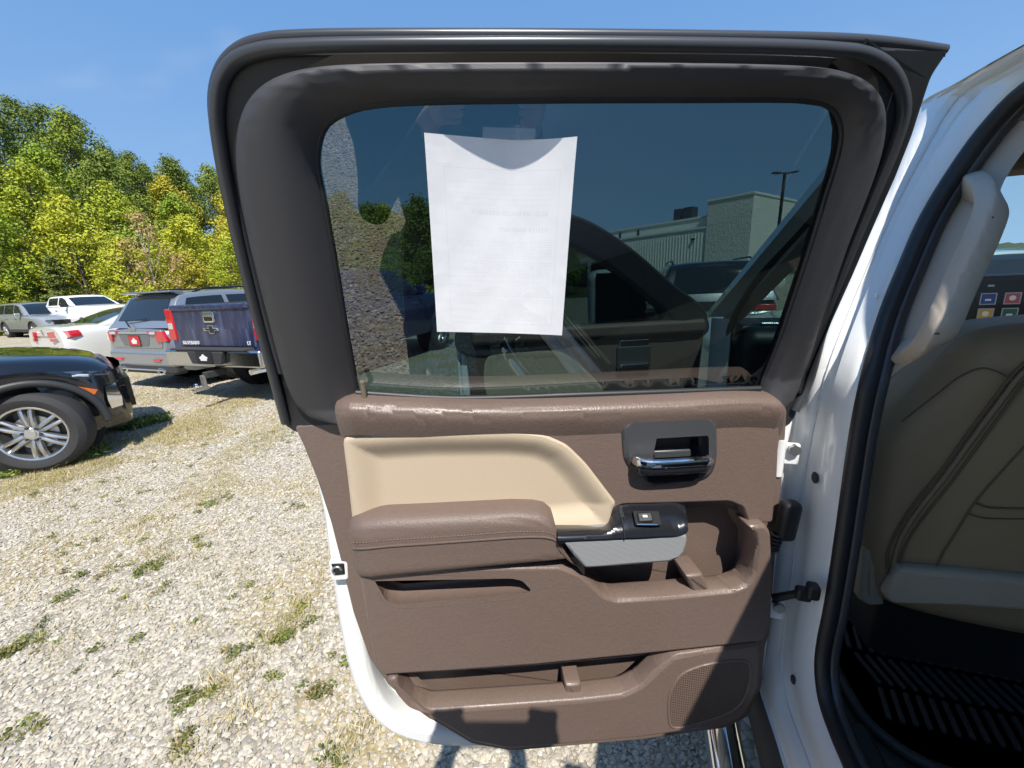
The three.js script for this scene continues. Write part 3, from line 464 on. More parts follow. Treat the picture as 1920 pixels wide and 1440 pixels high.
// --- armrest with stitched edge
{
  const prof = resample([[0.006, 0.0], [0.03, 0.0005], [0.046, -0.001], [0.056, -0.005], [0.0625, -0.013], [0.065, -0.025], [0.0655, -0.07], [0.0645, -0.099], [0.058, -0.105], [0.012, -0.106]].map(([w, v]) => V3(0, v, w)), 26);
  const stations = [[660, 968, 0.55], [668, 962, 0.9], [690, 957, 1], [730, 953, 1], [800, 950, 1], [900, 945, 1], [960, 942, 1], [1000, 943, 1], [1020, 947, 1], [1034, 958, 0.98], [1041, 985, 0.95], [1052, 1008, 0.9], [1064, 1030, 0.84], [1078, 1052, 0.7], [1090, 1070, 0.3]];
  const low = onDoor(880, 1078, 0.075).y;
  const rows = stations.map(([x, y, k]) => { const p = onDoor(x, y, 0.026), h = p.y - low; return prof.map(q => V3(p.x + (1 - k) * 0, low + h + q.y / 0.106 * h * 1.0, 0.006 + (q.z - 0.006) * Math.max(0.72, k))); });
  part('armrest', sheet(rows, { crease: 1.0, cap0: true, cap1: true }), M.brownSoft, door);
  const seamAt = (f, dz) => rows.map(r => { const i = f * (r.length - 1), a = r[Math.floor(i)], b = r[Math.min(r.length - 1, Math.floor(i) + 1)]; return a.clone().lerp(b, i % 1).add(V3(0, 0, dz)); });
  const seamLine = resample(seamAt(0.44, 0.0), 110).slice(2, 104);
  part('piping', tube(seamLine.map(p => p.clone().add(V3(0, -0.0045, 0))), 0.0024, 110, 6), M.brownSoft, door);
  const st = []; const sl = resample(seamAt(0.405, 0.0008), 170).slice(4, 160); for (let i = 0; i < sl.length - 1; i += 2) st.push(bar(sl[i], sl[i].clone().lerp(sl[i + 1], 0.85), 0.0011, 5));
  part('stitching', st, M.thread, door);
}
// --- centre panel under the armrest, with its rim around the map pocket
{
  const w = 0.05;
  const o = dpts([[670, 1066], [1052, 1063], [1090, 1078], [1112, 1098], [1132, 1117], [1156, 1126], [1250, 1120], [1375, 1108], [1403, 1097], [1416, 1072], [1420, 1030], [1416, 1003], [1404, 988], [1437, 984], [1447, 1000], [1451, 1085], [1447, 1175], [1432, 1203], [1380, 1210], [1200, 1229], [1000, 1249], [850, 1260], [718, 1268], [704, 1254], [688, 1170]], w);
  const hole = roundPoly(dpts([[690, 1083], [960, 1078], [984, 1083], [1003, 1103], [1000, 1113], [985, 1119], [745, 1139], [718, 1131], [702, 1104]], w), 0.008);
  part('centre_panel', plate(roundPoly(o, 0.008), 0.0005, w, 0.0075, [hole], 0.8, 4), M.brown, door);
  part('pocket_divider', [plate(roundPoly(dpts([[1286, 1080], [1318, 1076], [1334, 1112], [1302, 1116]], 0.04), 0.004), -0.02, 0.04, 0.006)], M.brown, door);
  const c = onDoor(690, 1083, 0.052); 
  part('pocket_lip', tube([[710, 1108], [722, 1128], [745, 1137], [860, 1130], [985, 1117], [998, 1112]].map(([x, y]) => onDoor(x, y, 0.047)), 0.0035, 60, 8), M.brown, door);
}
// --- lower pocket front and speaker
{
  const w = 0.046;
  const o = dpts([[742, 1270], [752, 1296], [774, 1321], [806, 1332], [950, 1322], [1090, 1312], [1168, 1303], [1200, 1288], [1240, 1250], [1266, 1230], [1320, 1220], [1424, 1206], [1428, 1240], [1424, 1290], [1401, 1343], [1360, 1363], [1200, 1386], [955, 1408], [884, 1394], [806, 1347], [722, 1277]], w);
  part('pocket_front', plate(roundPoly(o, 0.01), 0.0005, w, 0.010, [], 0.9, 4), M.brown, door);
  part('lower_pocket_rib', plate(roundPoly(dpts([[1060, 1284], [1090, 1282], [1092, 1318], [1062, 1320]], 0.03), 0.004), -0.03, 0.03, 0.008), M.brown, door);
  const s = smooth2(dpts([[1252, 1350], [1254, 1300], [1275, 1265], [1310, 1248], [1380, 1236], [1404, 1240], [1410, 1258], [1402, 1300], [1385, 1326], [1350, 1345], [1268, 1366], [1256, 1362]], w), 90);
  const inner = offset2(s, 0.006).reverse();
  part('speaker_surround', plate(s, w - 0.004, w + 0.0025, 0.0025, [inner]), M.brown, door);
  part('speaker_grille', plate(offset2(s, 0.005), w - 0.003, w + 0.0008, 0.0005), mat([0.15, 0.105, 0.082], 0.6, { map: grilleTex, bumpMap: meshTex, bumpScale: 0.001 }), door);
}
// --- inside handle
{
  const o = smooth2(roundPoly(dpts(bezelPx, 0.036), 0.014), 90), h = roundPoly(dpts(gripPx, 0.034), 0.008);
  part('handle_bezel', mergeAll([plate(o, 0.004, 0.038, 0.009, [h], 0.9, 4), dish(offset2(h, -0.001), [[0, 0.034], [0.003, 0.015], [0.007, -0.01], [0.012, -0.02]])]), M.bezelGrey, door);
  const flap = roundPoly(dpts([[1226, 822], [1296, 818], [1296, 846], [1226, 850]], 0.008), 0.003); part('handle_backplate', [plate(flap, -0.018, 0.008, 0.003)], M.blackSatin, door);
  const f2 = roundPoly(dpts([[1226, 846], [1296, 843], [1296, 858], [1226, 862]], 0.018), 0.003); part('handle_paddle', plate(f2, -0.01, 0.018, 0.003), M.bezelGrey, door);
  const path = [[1182, 860, 0.036], [1192, 864, 0.05], [1212, 868, 0.057], [1260, 867, 0.059], [1320, 863, 0.057], [1336, 863, 0.044]].map(a => onDoor(...a)).map(p => p);
  const c = new THREE.CatmullRomCurve3(path, false, 'centripetal').getSpacedPoints(36), sec = []; for (let k = 0; k < 14; k++) { const a = k / 14 * 6.2832; sec.push([Math.sign(Math.cos(a)) * Math.pow(Math.abs(Math.cos(a)), 0.7) * 0.009, Math.sign(Math.sin(a)) * Math.pow(Math.abs(Math.sin(a)), 0.7) * 0.0085]); }
  part('handle_lever', sheet(c.map((p, i) => { const e = Math.min(i, 36 - i), k = e < 3 ? lerp(0.55, 1, e / 3) : 1; return sec.map(([a, b]) => V3(p.x, p.y + b * k, p.z + a * k)); }), { closeV: true, cap0: true, cap1: true }), M.chrome, door);
  const un = c.map(p => p.clone().add(V3(0, -0.015, -0.006))); part('lever_grip', sheet(un.map((p, i) => { const e = Math.min(i, 36 - i), k = e < 4 ? lerp(0.4, 1, e / 4) : 1; return sec.map(([a, b]) => V3(p.x, p.y + b * 1.1 * k, p.z + a * 1.2 * k)); }), { closeV: true, cap0: true, cap1: true }), M.blackGloss, door);
  part('handle_cup', plate(roundPoly(dpts([[1205, 890], [1310, 880], [1316, 893], [1300, 905], [1225, 912], [1212, 904]], 0.042), 0.006), 0.02, 0.042, 0.005), M.blackGloss, door);
}
// --- switch pod with its pull cup
{
  const rear = [[1040, 984], [1090, 984], [1136, 982], [1147, 962], [1156, 950], [1172, 946], [1225, 944], [1270, 943], [1284, 948]].map(([x, y]) => onDoor(x, y, 0.030));
  const front = [[1046, 1009], [1092, 1007], [1136, 1005], [1152, 1004], [1168, 1003.5], [1190, 1003], [1235, 1000.5], [1275, 997], [1290, 988]].map(([x, y]) => onDoor(x, y, 0.076));
  const mid = rear.map((p, i) => p.clone().lerp(front[i], 0.82).add(V3(0, 0.006, 0))), m0 = rear.map((p, i) => p.clone().lerp(front[i], 0.4).add(V3(0, 0.004, 0)));
  const lip = front.map(p => p.clone().add(V3(0, -0.012, -0.001))), back = front.map(p => p.clone().add(V3(0, -0.016, -0.02)));
  const nose = front.map(p => p.clone().add(V3(0, -0.004, 0.002)));
  const S = rows => sheet(rows.map(r => resample(r, 60)), { crease: 0.8 });
  part('switch_plate', S([rear, m0, mid, front, nose, lip, back]), M.blackGloss, door);
  const seam = [rear[4].clone().lerp(front[4], 0.02), mid[4], front[4], nose[4], lip[4]].map(p => p.clone().add(V3(0.002, 0.0012, 0.0012))); part('switch_plate_seam', tube(seam, 0.0012, 24, 5), M.blackMatte, door);
  const cup = dpts([[1054, 1014], [1170, 1008], [1286, 1000], [1291, 1010], [1287, 1030], [1278, 1046], [1256, 1055], [1180, 1061], [1098, 1067], [1075, 1042]], 0.076);
  part('pull_cup', plate(roundPoly(cup, 0.007), 0.03, 0.076, 0.006, [], 0.9, 4), M.silver, door);
  // window switch
  const a = onDoor(1213, 972, 0.062), sw = sub('window_switch', door); sw.position.copy(a); sw.rotation.set(0.62, -0.1, 0.0); 
  part('switch_well', box(0.046, 0.004, 0.026, 0, 0.001, 0, 0.003), M.blackMatte, sw); part('rocker', place(box(0.026, 0.008, 0.018, 0, 0, 0, 0.004), -0.005, 0.005, 0, 0, 0, 0.16), M.blackSatin, sw);
  part('switch_symbol', box(0.008, 0.001, 0.004, -0.006, 0.0098, 0, 0), M.whitePlain, sw); part('switch_lip', box(0.036, 0.003, 0.003, -0.003, 0.004, 0.0125, 0.001), M.chrome, sw);
  const dk = onDoor(1157, 968, 0.03); part('pod_corner', plate(roundPoly(dpts([[1142, 985], [1150, 958], [1164, 950], [1160, 985]], 0.036), 0.004), 0.02, 0.036, 0.003), M.blackMatte, door);
}
// --- latch, hinges, strap, wiring
{
  const l = dpts([[620, 1058], [645, 1057], [647, 1078], [628, 1080]], 0.002); part('latch', [plate(roundPoly(l, 0.003), -0.03, 0.002, 0.002)], M.blackGloss, door);
  const n = dpts([[616, 1052], [651, 1053], [653, 1086], [622, 1088]], 0.0); part('latch_plate', plate(roundPoly(n, 0.006), -0.03, 0.0005, 0.001), M.whitePlain, door);
  const st = onDoor(632, 1070, 0.003); part('latch_claw', [place(new THREE.TorusGeometry(0.008, 0.0022, 8, 16, 4), st.x, st.y, st.z)], M.steel, door);
}
const lowHinge = (px, py) => { const h = sub('door_hinge', truck), p = onSide(px, py, 0.012); h.position.copy(p); part('hinge_leaf', [box(0.036, 0.044, 0.012, 0.0, 0, 0.0, 0.004)], M.white, h); const c = cyl(0.011, 0.011, 0.075, 16); c.translate(-0.02, -0.004, 0.012); part('hinge_barrel', c, M.white, h); const b = cyl(0.011, 0.011, 0.01, 6); part('hinge_bolt', [place(b, 0.006, 0.012, 0.01, Math.PI / 2, 0, 0)], M.steel, h); };
lowHinge(1478, 850); lowHinge(1450, 1140);
{
  const s = sub('check_strap', truck), a = onSide(1438, 1122, 0.0), b = onSide(1500, 1112, 0.04), c = onSide(1524, 1108, 0.05);
  part('strap_arm', [bar(a, b, 0.007, 8), bar(a.clone().add(V3(0, -0.008, 0)), b.clone().add(V3(0, -0.003, 0)), 0.005, 8)], M.blackSatin, s);
  part('strap_bracket', [place(box(0.026, 0.026, 0.02, 0, 0, 0, 0.006), b.x + 0.005, b.y, b.z), place(box(0.02, 0.03, 0.022, 0, 0, 0, 0.006), c.x, c.y, c.z)], M.blackSatin, s);
  const w = onSide(1472, 975, 0.01), bt = sub('wiring_boot', truck); bt.position.copy(w);
  part('boot_cover', place(box(0.036, 0.085, 0.03, 0, 0, 0, 0.012), 0.004, 0, 0, 0, 0.3, -0.08), M.blackSatin, bt);
  const rings = []; for (let i = 0; i < 5; i++) rings.push(place(new THREE.TorusGeometry(0.009, 0.003, 6, 14), -0.012 - i * 0.001, -0.03 - i * 0.008, 0.006, Math.PI / 2, 0, 0)); part('boot_bellows', rings, M.rubber, bt);
}
// --- cab: door opening, pillars, roof, floor, far side (truck coordinates r inboard, v up, b backwards)
{
  const outPx = [[1920, 85], [1830, 137], [1745, 187], [1700, 268], [1640, 392], [1570, 552], [1512, 690], [1482, 800], [1464, 900], [1452, 1000], [1442, 1100], [1432, 1180], [1426, 1230], [1432, 1300], [1476, 1440]];
  const inPx = [[1920, 165], [1850, 232], [1790, 312], [1730, 410], [1690, 500], [1650, 600], [1622, 700], [1601, 800], [1586, 900], [1572, 1000], [1560, 1080], [1548, 1150], [1537, 1205], [1533, 1250], [1540, 1310], [1562, 1375], [1590, 1440]];
  const o = outPx.map(([x, y], i) => onSide(x, y, i < 3 ? 0.045 : 0.03)), n = inPx.map(([x, y]) => onSide(x, y, 0.08));
  const oT = o[0], nT = n[0], oB = o[o.length - 1], nB = n[n.length - 1];
  const J0 = resample([V3(oT.x + 0.055, oT.y - 0.02, 1.15), V3(oT.x + 0.055, oT.y - 0.008, 0.7), V3(oT.x + 0.035, oT.y, 0.3), ...o, V3(oB.x, oB.y, 0.55), V3(oB.x, oB.y, 1.0)], 130), J2 = resample([V3(nT.x + 0.05, nT.y - 0.015, 1.1), V3(nT.x + 0.05, nT.y, 0.7), V3(nT.x + 0.03, nT.y + 0.005, 0.3), ...n, V3(nB.x, nB.y, 0.55), V3(nB.x, nB.y, 1.0)], 130);
  const rows = J0.map((a, i) => { const b = J2[i], m = t => a.clone().lerp(b, t); const low = sstep(0.95, 0.7, (a.y + b.y) / 2);
    return [a.clone().add(V3(0.02, 0, -0.12)), a.clone().add(V3(-0.006, 0, -0.03)), a, m(0.06).add(V3(-0.004, 0, 0.004)), m(0.2).add(V3(-0.006, 0.002, 0.002)), m(0.32).add(V3(-0.006, 0.004, 0)), m(0.38).add(V3(0.004, 0.004, -0.004)), m(0.55).add(V3(0.004, 0.012 * low, -0.004)), m(0.6).add(V3(-0.004, 0.02 * low, 0.002)), m(0.8).add(V3(-0.004, 0.012 * low, 0.004)), m(0.96).add(V3(-0.003, 0, 0.002)), b]; });
  part('door_jamb', sheet(rows, { crease: 0.9 }), M.white, truck);
  const along = (e, f) => J2.map(p => p.clone().add(V3(e, 0, f)));
  part('opening_seal', tube(along(0.006, 0.003), 0.0125, 220, 10), M.rubber, truck);
  part('opening_seal_lip', tube(along(0.024, 0.0), 0.0105, 220, 8), M.rubberSatin, truck);
  part('seam_sealer', tube(rows.map(r => r[6].clone().add(V3(-0.001, 0, 0.001))), 0.0022, 240, 6), M.whitePlain, truck);
  const onJ = (i, j) => rows[i][j].clone(); for (const [i, j, r] of [[34, 8, 0.006], [38, 8, 0.004], [60, 9, 0.005], [74, 8, 0.011], [84, 9, 0.006], [92, 8, 0.009], [104, 9, 0.007]]) { const d = new THREE.SphereGeometry(r, 14, 8); d.scale(0.4, 1, 1); const p = onJ(i, j); d.translate(p.x - 0.001, p.y, p.z + 0.002); part(r > 0.008 ? 'jamb_plug' : 'spot_weld', d, r > 0.008 ? M.plastGrey : M.white, truck); }
  // roof skin and headliner
  const roofRows = (dv, inset, b0) => { const rows = []; for (let i = 0; i <= 24; i++) { const b = lerp(b0, 1.17, i / 24), r0 = oT.x + 0.055 * sstep(0.0, 0.6, b) + inset, f = sstep(-0.75, -0.3, b), v0 = oT.y + dv - (1 - f) * 0.03 - 0.015 * sstep(0.3, 1.1, b), row = []; for (let j = 0; j <= 20; j++) { const t = j / 20, r = lerp(r0, 2.0 - r0, t); row.push(V3(r, v0 + (0.045) * Math.pow(Math.sin(Math.PI * t), 0.6) * f, b)); } rows.push(row); } return sheet(rows, { crease: 1 }); };
  part('roof', roofRows(0.0, -0.002, -0.62), M.white, truck); part('headliner', roofRows(-0.05, 0.03, -0.56), M.headliner, truck);
  // C pillar, back wall, far side
  const wallBox = (name, list, m) => part(name, list.map(a => box(a[1] - a[0], a[3] - a[2], a[5] - a[4], (a[0] + a[1]) / 2, (a[2] + a[3]) / 2, (a[4] + a[5]) / 2, 0.01)), m, truck);
  const pillar = (p, q, w, d) => { const c = [[-w, -d], [w, -d], [w, d], [-w, d]]; return sheet([p, q].map(k => c.map(([a, b]) => V3(k.x + a, k.y, k.z + b))), { closeV: true, crease: 0.4 }); };
  part('rear_pillar', [pillar(V3(0.05, 0.62, 1.12), V3(0.05, 1.36, 1.12), 0.05, 0.1), pillar(V3(0.05, 1.36, 1.12), V3(oT.x + 0.01, oT.y - 0.01, 1.08), 0.05, 0.1)], M.white, truck);
  wallBox('cab_back', [[0.1, 1.9, 0.6, 1.40, 1.17, 1.21]], M.white);
  part('back_window', place(new THREE.PlaneGeometry(1.5, 0.42), 1.0, 1.6, 1.14, -0.2), M.tint, truck);
  wallBox('far_side', [[1.93, 2.0, 0.5, 1.37, -1.2, 1.2]], M.white); wallBox('far_side_trim', [[1.88, 1.925, 0.62, 1.36, -1.1, 1.15]], M.tanTrim);
  for (const q of [pillar(V3(1.95, 1.37, 0.0), V3(2.0 - oT.x, oT.y, 0.0), 0.03, 0.06), pillar(V3(1.95, 1.37, 1.12), V3(2.0 - oT.x, oT.y, 1.08), 0.03, 0.09), pillar(V3(1.95, 1.36, -1.2), V3(2.0 - oT.x, oT.y - 0.03, -0.55), 0.035, 0.05)]) part('far_pillar', q, M.tanTrim, truck);
  part('far_windows', [sheet([[V3(1.96, 1.37, -1.1), V3(1.96, 1.37, 1.1)], [V3(2.01 - oT.x, oT.y - 0.03, -0.5), V3(2.01 - oT.x, oT.y - 0.03, 1.05)]])], M.tint, truck);
  // near A pillar and cowl
  part('front_pillar', [pillar(V3(0.05, 1.36, -1.2), V3(oT.x + 0.01, oT.y - 0.012, -0.5), 0.035, 0.05)], M.white, truck);
  part('front_pillar_trim', [pillar(V3(0.11, 1.34, -1.17), V3(oT.x + 0.05, oT.y - 0.05, -0.47), 0.03, 0.045)], M.tanTrim, truck);
  part('front_jamb', [sheet([[V3(0.02, 0.55, -1.06), V3(0.08, 0.55, -1.0)], [V3(0.02, 1.36, -1.1), V3(0.09, 1.36, -1.04)]]), ], M.white, truck);
  part('front_opening_seal', [tube([V3(0.09, 0.66, -0.2), V3(0.09, 0.66, -0.9), V3(0.09, 0.8, -1.02), V3(0.09, 1.34, -1.04), V3(0.24, 1.77, -0.48), V3(0.25, 1.79, -0.2)], 0.014, 90, 8)], M.rubber, truck);
  part('windshield', sheet([0, 0.25, 0.5, 0.75, 1].map(t => { const row = []; for (let j = 0; j <= 12; j++) { const q = j / 12 * 2 - 1, hwv = lerp(0.9, 0.72, t); row.push(V3(1 + q * hwv, lerp(1.30, 1.845, t) , lerp(-1.34, -0.6, t) + 0.1 * q * q * 0.9)); } return row; }), { crease: 2 }), M.clearGlass, truck);
  part('windshield_header', [box(1.5, 0.05, 0.1, 1, 1.80, -0.56, 0.01)], M.headliner, truck);
  // floor
  wallBox('cab_floor', [[0.09, 1.9, 0.56, 0.63, -1.15, 1.16]], M.carpet);
  wallBox('sill_step', [[0.1, 0.16, 0.6, 0.72, 0.1, 1.05]], M.blackSatin);
  wallBox('rocker_panel', [[0.03, 0.1, 0.42, 0.6, -1.05, 1.05]], M.plastGrey);
}
// running board
{
  const rb = sub('running_board', truck), p = toTruck(ground(1400, 1400, 0.36));
  const pts = []; for (let i = 0; i <= 6; i++) pts.push(V3(-0.03, 0.37, lerp(-1.0, 1.05, i / 6)));
  part('step_tube', [tube([V3(0.1, 0.33, -1.12), ...pts, V3(0.1, 0.33, 1.15)], 0.045, 60, 18)], M.chrome, rb);
  part('step_pad', box(0.075, 0.012, 0.5, -0.03, 0.413, 0.45, 0.004), M.plastGrey, rb);
}
// B pillar trim and grab handle
{
  const q = (x, y, o) => onSide(x, y, o);
  const a = [[1900, 225], [1850, 285], [1800, 365], [1760, 440], [1720, 520], [1685, 600], [1660, 670], [1645, 716]].map(([x, y]) => q(x, y, 0.115)), b = [[1960, 235], [1915, 290], [1880, 345], [1868, 400], [1820, 490], [1780, 580], [1740, 650], [1668, 712]].map(([x, y]) => q(x, y, 0.135));
  const A = resample(a, 30), B = resample(b, 30);
  part('pillar_trim', sheet(A.map((p, i) => [p, p.clone().lerp(B[i], 0.5).add(V3(-0.004, 0, 0.008)), B[i], B[i].clone().add(V3(0.02, 0, -0.06))]), { crease: 0.8 }), M.tanTrim, truck);
  const h = sub('grab_handle', truck), path = [[1800, 352, 0.125], [1830, 350, 0.112], [1852, 368, 0.10], [1858, 395, 0.096], [1842, 440, 0.094], [1815, 500, 0.094], [1788, 560, 0.094], [1768, 606, 0.095], [1750, 634, 0.10], [1722, 652, 0.108], [1690, 664, 0.122]].map(c => q(...c));
  const P = resample(path, 60), rows = P.map((p, i) => { const t = P[Math.min(59, i + 1)].clone().sub(P[Math.max(0, i - 1)]).normalize(), n = t.clone().cross(V3(0.35, 0, 0.94)).normalize(), m = n.clone().cross(t).normalize(), sec = []; const e = Math.abs(i / 59 - 0.5) * 2, w = 0.0185 + 0.004 * e * e, d = 0.012; for (let k = 0; k < 20; k++) { const a = k / 20 * 6.2832, c = Math.cos(a), s = Math.sin(a); sec.push(p.clone().addScaledVector(n, Math.sign(c) * Math.pow(Math.abs(c), 0.38) * w).addScaledVector(m, Math.sign(s) * Math.pow(Math.abs(s), 0.38) * d)); } return sec; });
  part('handle_bar', sheet(rows, { closeV: true, cap0: true, cap1: true, crease: 0.6 }), M.tanTrim, h);
  part('handle_cap', tube([[1838, 388, 0.09], [1845, 402, 0.086], [1862, 408, 0.088]].map(c => q(...c)), 0.0012, 20, 5), M.seam, h); part('handle_cap', tube([[1722, 640, 0.094], [1728, 626, 0.086], [1760, 626, 0.086]].map(c => q(...c)), 0.0012, 20, 5), M.seam, h);
  part('pillar_foot', sheet([[[1688, 640, 0.118], [1760, 640, 0.115]], [[1672, 668, 0.115], [1728, 668, 0.108]], [[1658, 690, 0.115], [1690, 690, 0.108]], [[1643, 722, 0.115], [1664, 714, 0.115]]].map(r => r.map(c => q(...c))), { crease: 1 }), M.tanTrim, truck);
}
// front seats
function frontSeat(r0) {
  const s = sub('front_seat', truck);
  const px = [[1640, 1130], [1619, 1060], [1619, 985], [1634, 900], [1650, 832], [1698, 768], [1745, 724], [1792, 680], [1848, 634], [1925, 615]];
  const left = px.map(([x, y]) => onCross(x, y, -0.08, 0.06)).map(p => v2(p.x, p.y));
  const c = 0.5, right = left.slice().reverse().map(p => v2(2 * c - p.x, p.y));
  const o = smooth2([...left, v2(c, left[9].y + 0.012), ...right], 120);
  const g = pillow(o, d => -0.05 + 0.062 * Math.sqrt(1 - (1 - clamp(d / 0.06, 0, 1)) ** 2) + 0.006 * sstep(0.06, 0.2, d), 0.02, 0.08);
  const place3 = q => warp(q, v => { v.z += -0.08 + 0.06 * (v.y - 1); v.x += r0 - c; });
  part('seat_back', place3(g), M.seat, s);
  const line = (pts, r, off, m = M.seam, name = 'seat_seam') => part(name, tube(pts.map(([x, y]) => { const p = onCross(x, y, -0.08 + 0.018, 0.06); return V3(p.x + r0 - c, p.y, p.z + off); }), r, 60, 6), m, s);
  line([[1930, 672], [1900, 700], [1868, 740], [1820, 805], [1762, 885], [1710, 950], [1676, 1005], [1662, 1045], [1663, 1075]], 0.0024, 0.001);
  line([[1944, 676], [1912, 706], [1880, 748], [1832, 812], [1774, 892], [1722, 958], [1690, 1010], [1678, 1048], [1676, 1070]], 0.0045, -0.001, M.seatDark, 'seat_piping');
  line([[1955, 682], [1922, 714], [1890, 757], [1842, 822], [1784, 902], [1732, 968], [1700, 1016], [1688, 1050], [1686, 1070]], 0.002, 0.001);
  line([[1690, 790], [1760, 735], [1800, 705], [1840, 690], [1870, 697], [1898, 712]], 0.0016, 0.001);
  line([[1940, 815], [1880, 880], [1828, 940], [1790, 1000], [1765, 1040], [1752, 1070]], 0.0016, 0.001);
  line([[1826, 942], [1850, 950], [1885, 952], [1960, 952]], 0.0018, 0.0015);
  line([[1812, 962], [1840, 970], [1885, 972], [1960, 972]], 0.0012, 0.0015);
  // carpeted flap at the foot and seat base
  const flap = [[1684, 1062], [1800, 1070], [1940, 1084], [2040, 1092], [2040, 1150], [1940, 1142], [1800, 1132], [1668, 1128], [1654, 1112]].map(([x, y]) => onCross(x, y, -0.05, 0.06)).map(p => v2(p.x + r0 - c, p.y));
  part('seat_flap', warp(plate(roundPoly(flap, 0.01), 0, 0.03, 0.01), v => { v.z += -0.07 + 0.06 * (v.y - 1); }), M.seatFlap, s);
  const side = [[1618, 1020], [1650, 1052], [1664, 1082], [1650, 1112], [1658, 1130], [1626, 1132], [1606, 1120]].map(([x, y]) => onCross(x, y, -0.1, 0.0)).map(p => v2(p.x + r0 - c, p.y));
  part('seat_side_trim', warp(plate(roundPoly(side, 0.008), -0.1, 0, 0.01), v => { v.z += -0.09; }), M.seatFlap, s);
  part('seat_cushion', box(0.52, 0.16, 0.52, r0, 0.86, -0.42, 0.05), M.seat, s); part('seat_base', box(0.44, 0.16, 0.45, r0, 0.71, -0.38, 0.02), M.blackMatte, s);
  const hr = box(0.26, 0.17, 0.09, r0, 1.62, -0.09, 0.04); 
  return s;
}
frontSeat(0.5); frontSeat(1.5);
{ // dashboard, screen, wheel, visor
  part('dashboard', [box(1.78, 0.36, 0.34, 1.0, 1.15, -1.12, 0.06), box(1.78, 0.05, 0.3, 1.0, 1.31, -1.2, 0.02)], M.blackSatin, truck);
  part('dash_top_trim', [box(1.6, 0.01, 0.02, 1.0, 1.338, -1.06, 0.004)], M.chromeBrush, truck);
  part('centre_stack', [box(0.34, 0.32, 0.1, 1.0, 1.2, -0.96, 0.02)], M.blackGloss, truck);
  part('centre_console', [box(0.3, 0.3, 0.8, 1.0, 0.83, -0.5, 0.04)], M.blackSatin, truck);
  const cv = document.createElement('canvas'); cv.width = 512; cv.height = 256; const x = cv.getContext('2d'); x.fillStyle = '#05080a'; x.fillRect(0, 0, 512, 256);
  const cols = [['#2a4a9a', '#b05a6a', '#2f5a80', '#4f9a80', '#4a70a0'], ['#c9a860', '#2f6a6a', '#4a5a80', '#40709a', '#5a8aa0']];
  for (let j = 0; j < 2; j++) for (let i = 0; i < 5; i++) { const X = 40 + i * 92, Y = 60 + j * 78; x.fillStyle = '#aab4bc'; x.fillRect(X, Y, 64, 60); x.fillStyle = cols[j][i]; x.fillRect(X + 5, Y + 5, 54, 50); x.fillStyle = '#e8eef2'; if ((i + j) % 2) { x.beginPath(); x.arc(X + 32, Y + 28, 13, 0, 6.3); x.fill(); } else { x.beginPath(); x.moveTo(X + 16, Y + 20); x.lineTo(X + 32, Y + 36); x.lineTo(X + 48, Y + 20); x.stroke(); x.fillRect(X + 20, Y + 30, 24, 10); } }
  x.fillStyle = '#9fc0c8'; x.fillRect(60, 18, 26, 10); x.fillRect(380, 22, 60, 8);
  const t = new THREE.CanvasTexture(cv); t.colorSpace = THREE.SRGBColorSpace;
  const sc = onCross(1885, 572, -0.9), sg = new THREE.PlaneGeometry(0.33, 0.16); place(sg, sc.x + 0.075, sc.y - 0.003, -0.902, -0.06, 0, 0);
  part('screen_housing', [place(box(0.37, 0.2, 0.03, 0, 0, 0, 0.008), sc.x + 0.075, sc.y - 0.003, -0.922, -0.06)], M.blackGloss, truck);
  part('touch_screen', sg, mat([0.01, 0.01, 0.012], 0.1, { emissive: lin(0.16, 0.16, 0.16), emissiveMap: t }), truck);
  const sw = sub('steering_wheel', truck); sw.position.set(0.5, 1.2, -0.72); sw.rotation.x = -0.45; part('wheel_ring', new THREE.TorusGeometry(0.19, 0.016, 10, 40), M.blackSatin, sw); part('wheel_spokes', [box(0.36, 0.03, 0.02), box(0.03, 0.2, 0.02, 0, -0.09, 0), box(0.14, 0.12, 0.05, 0, 0, -0.01, 0.02)], M.blackSatin, sw);
  for (const r of [0.55, 1.45]) part('sun_visor', place(box(0.4, 0.015, 0.16, 0, 0, 0, 0.006), r, 1.765, -0.46, 0.5), M.headliner, truck);
  part('rear_view_mirror', box(0.24, 0.07, 0.03, 1.0, 1.7, -0.62, 0.015), M.blackSatin, truck);
}
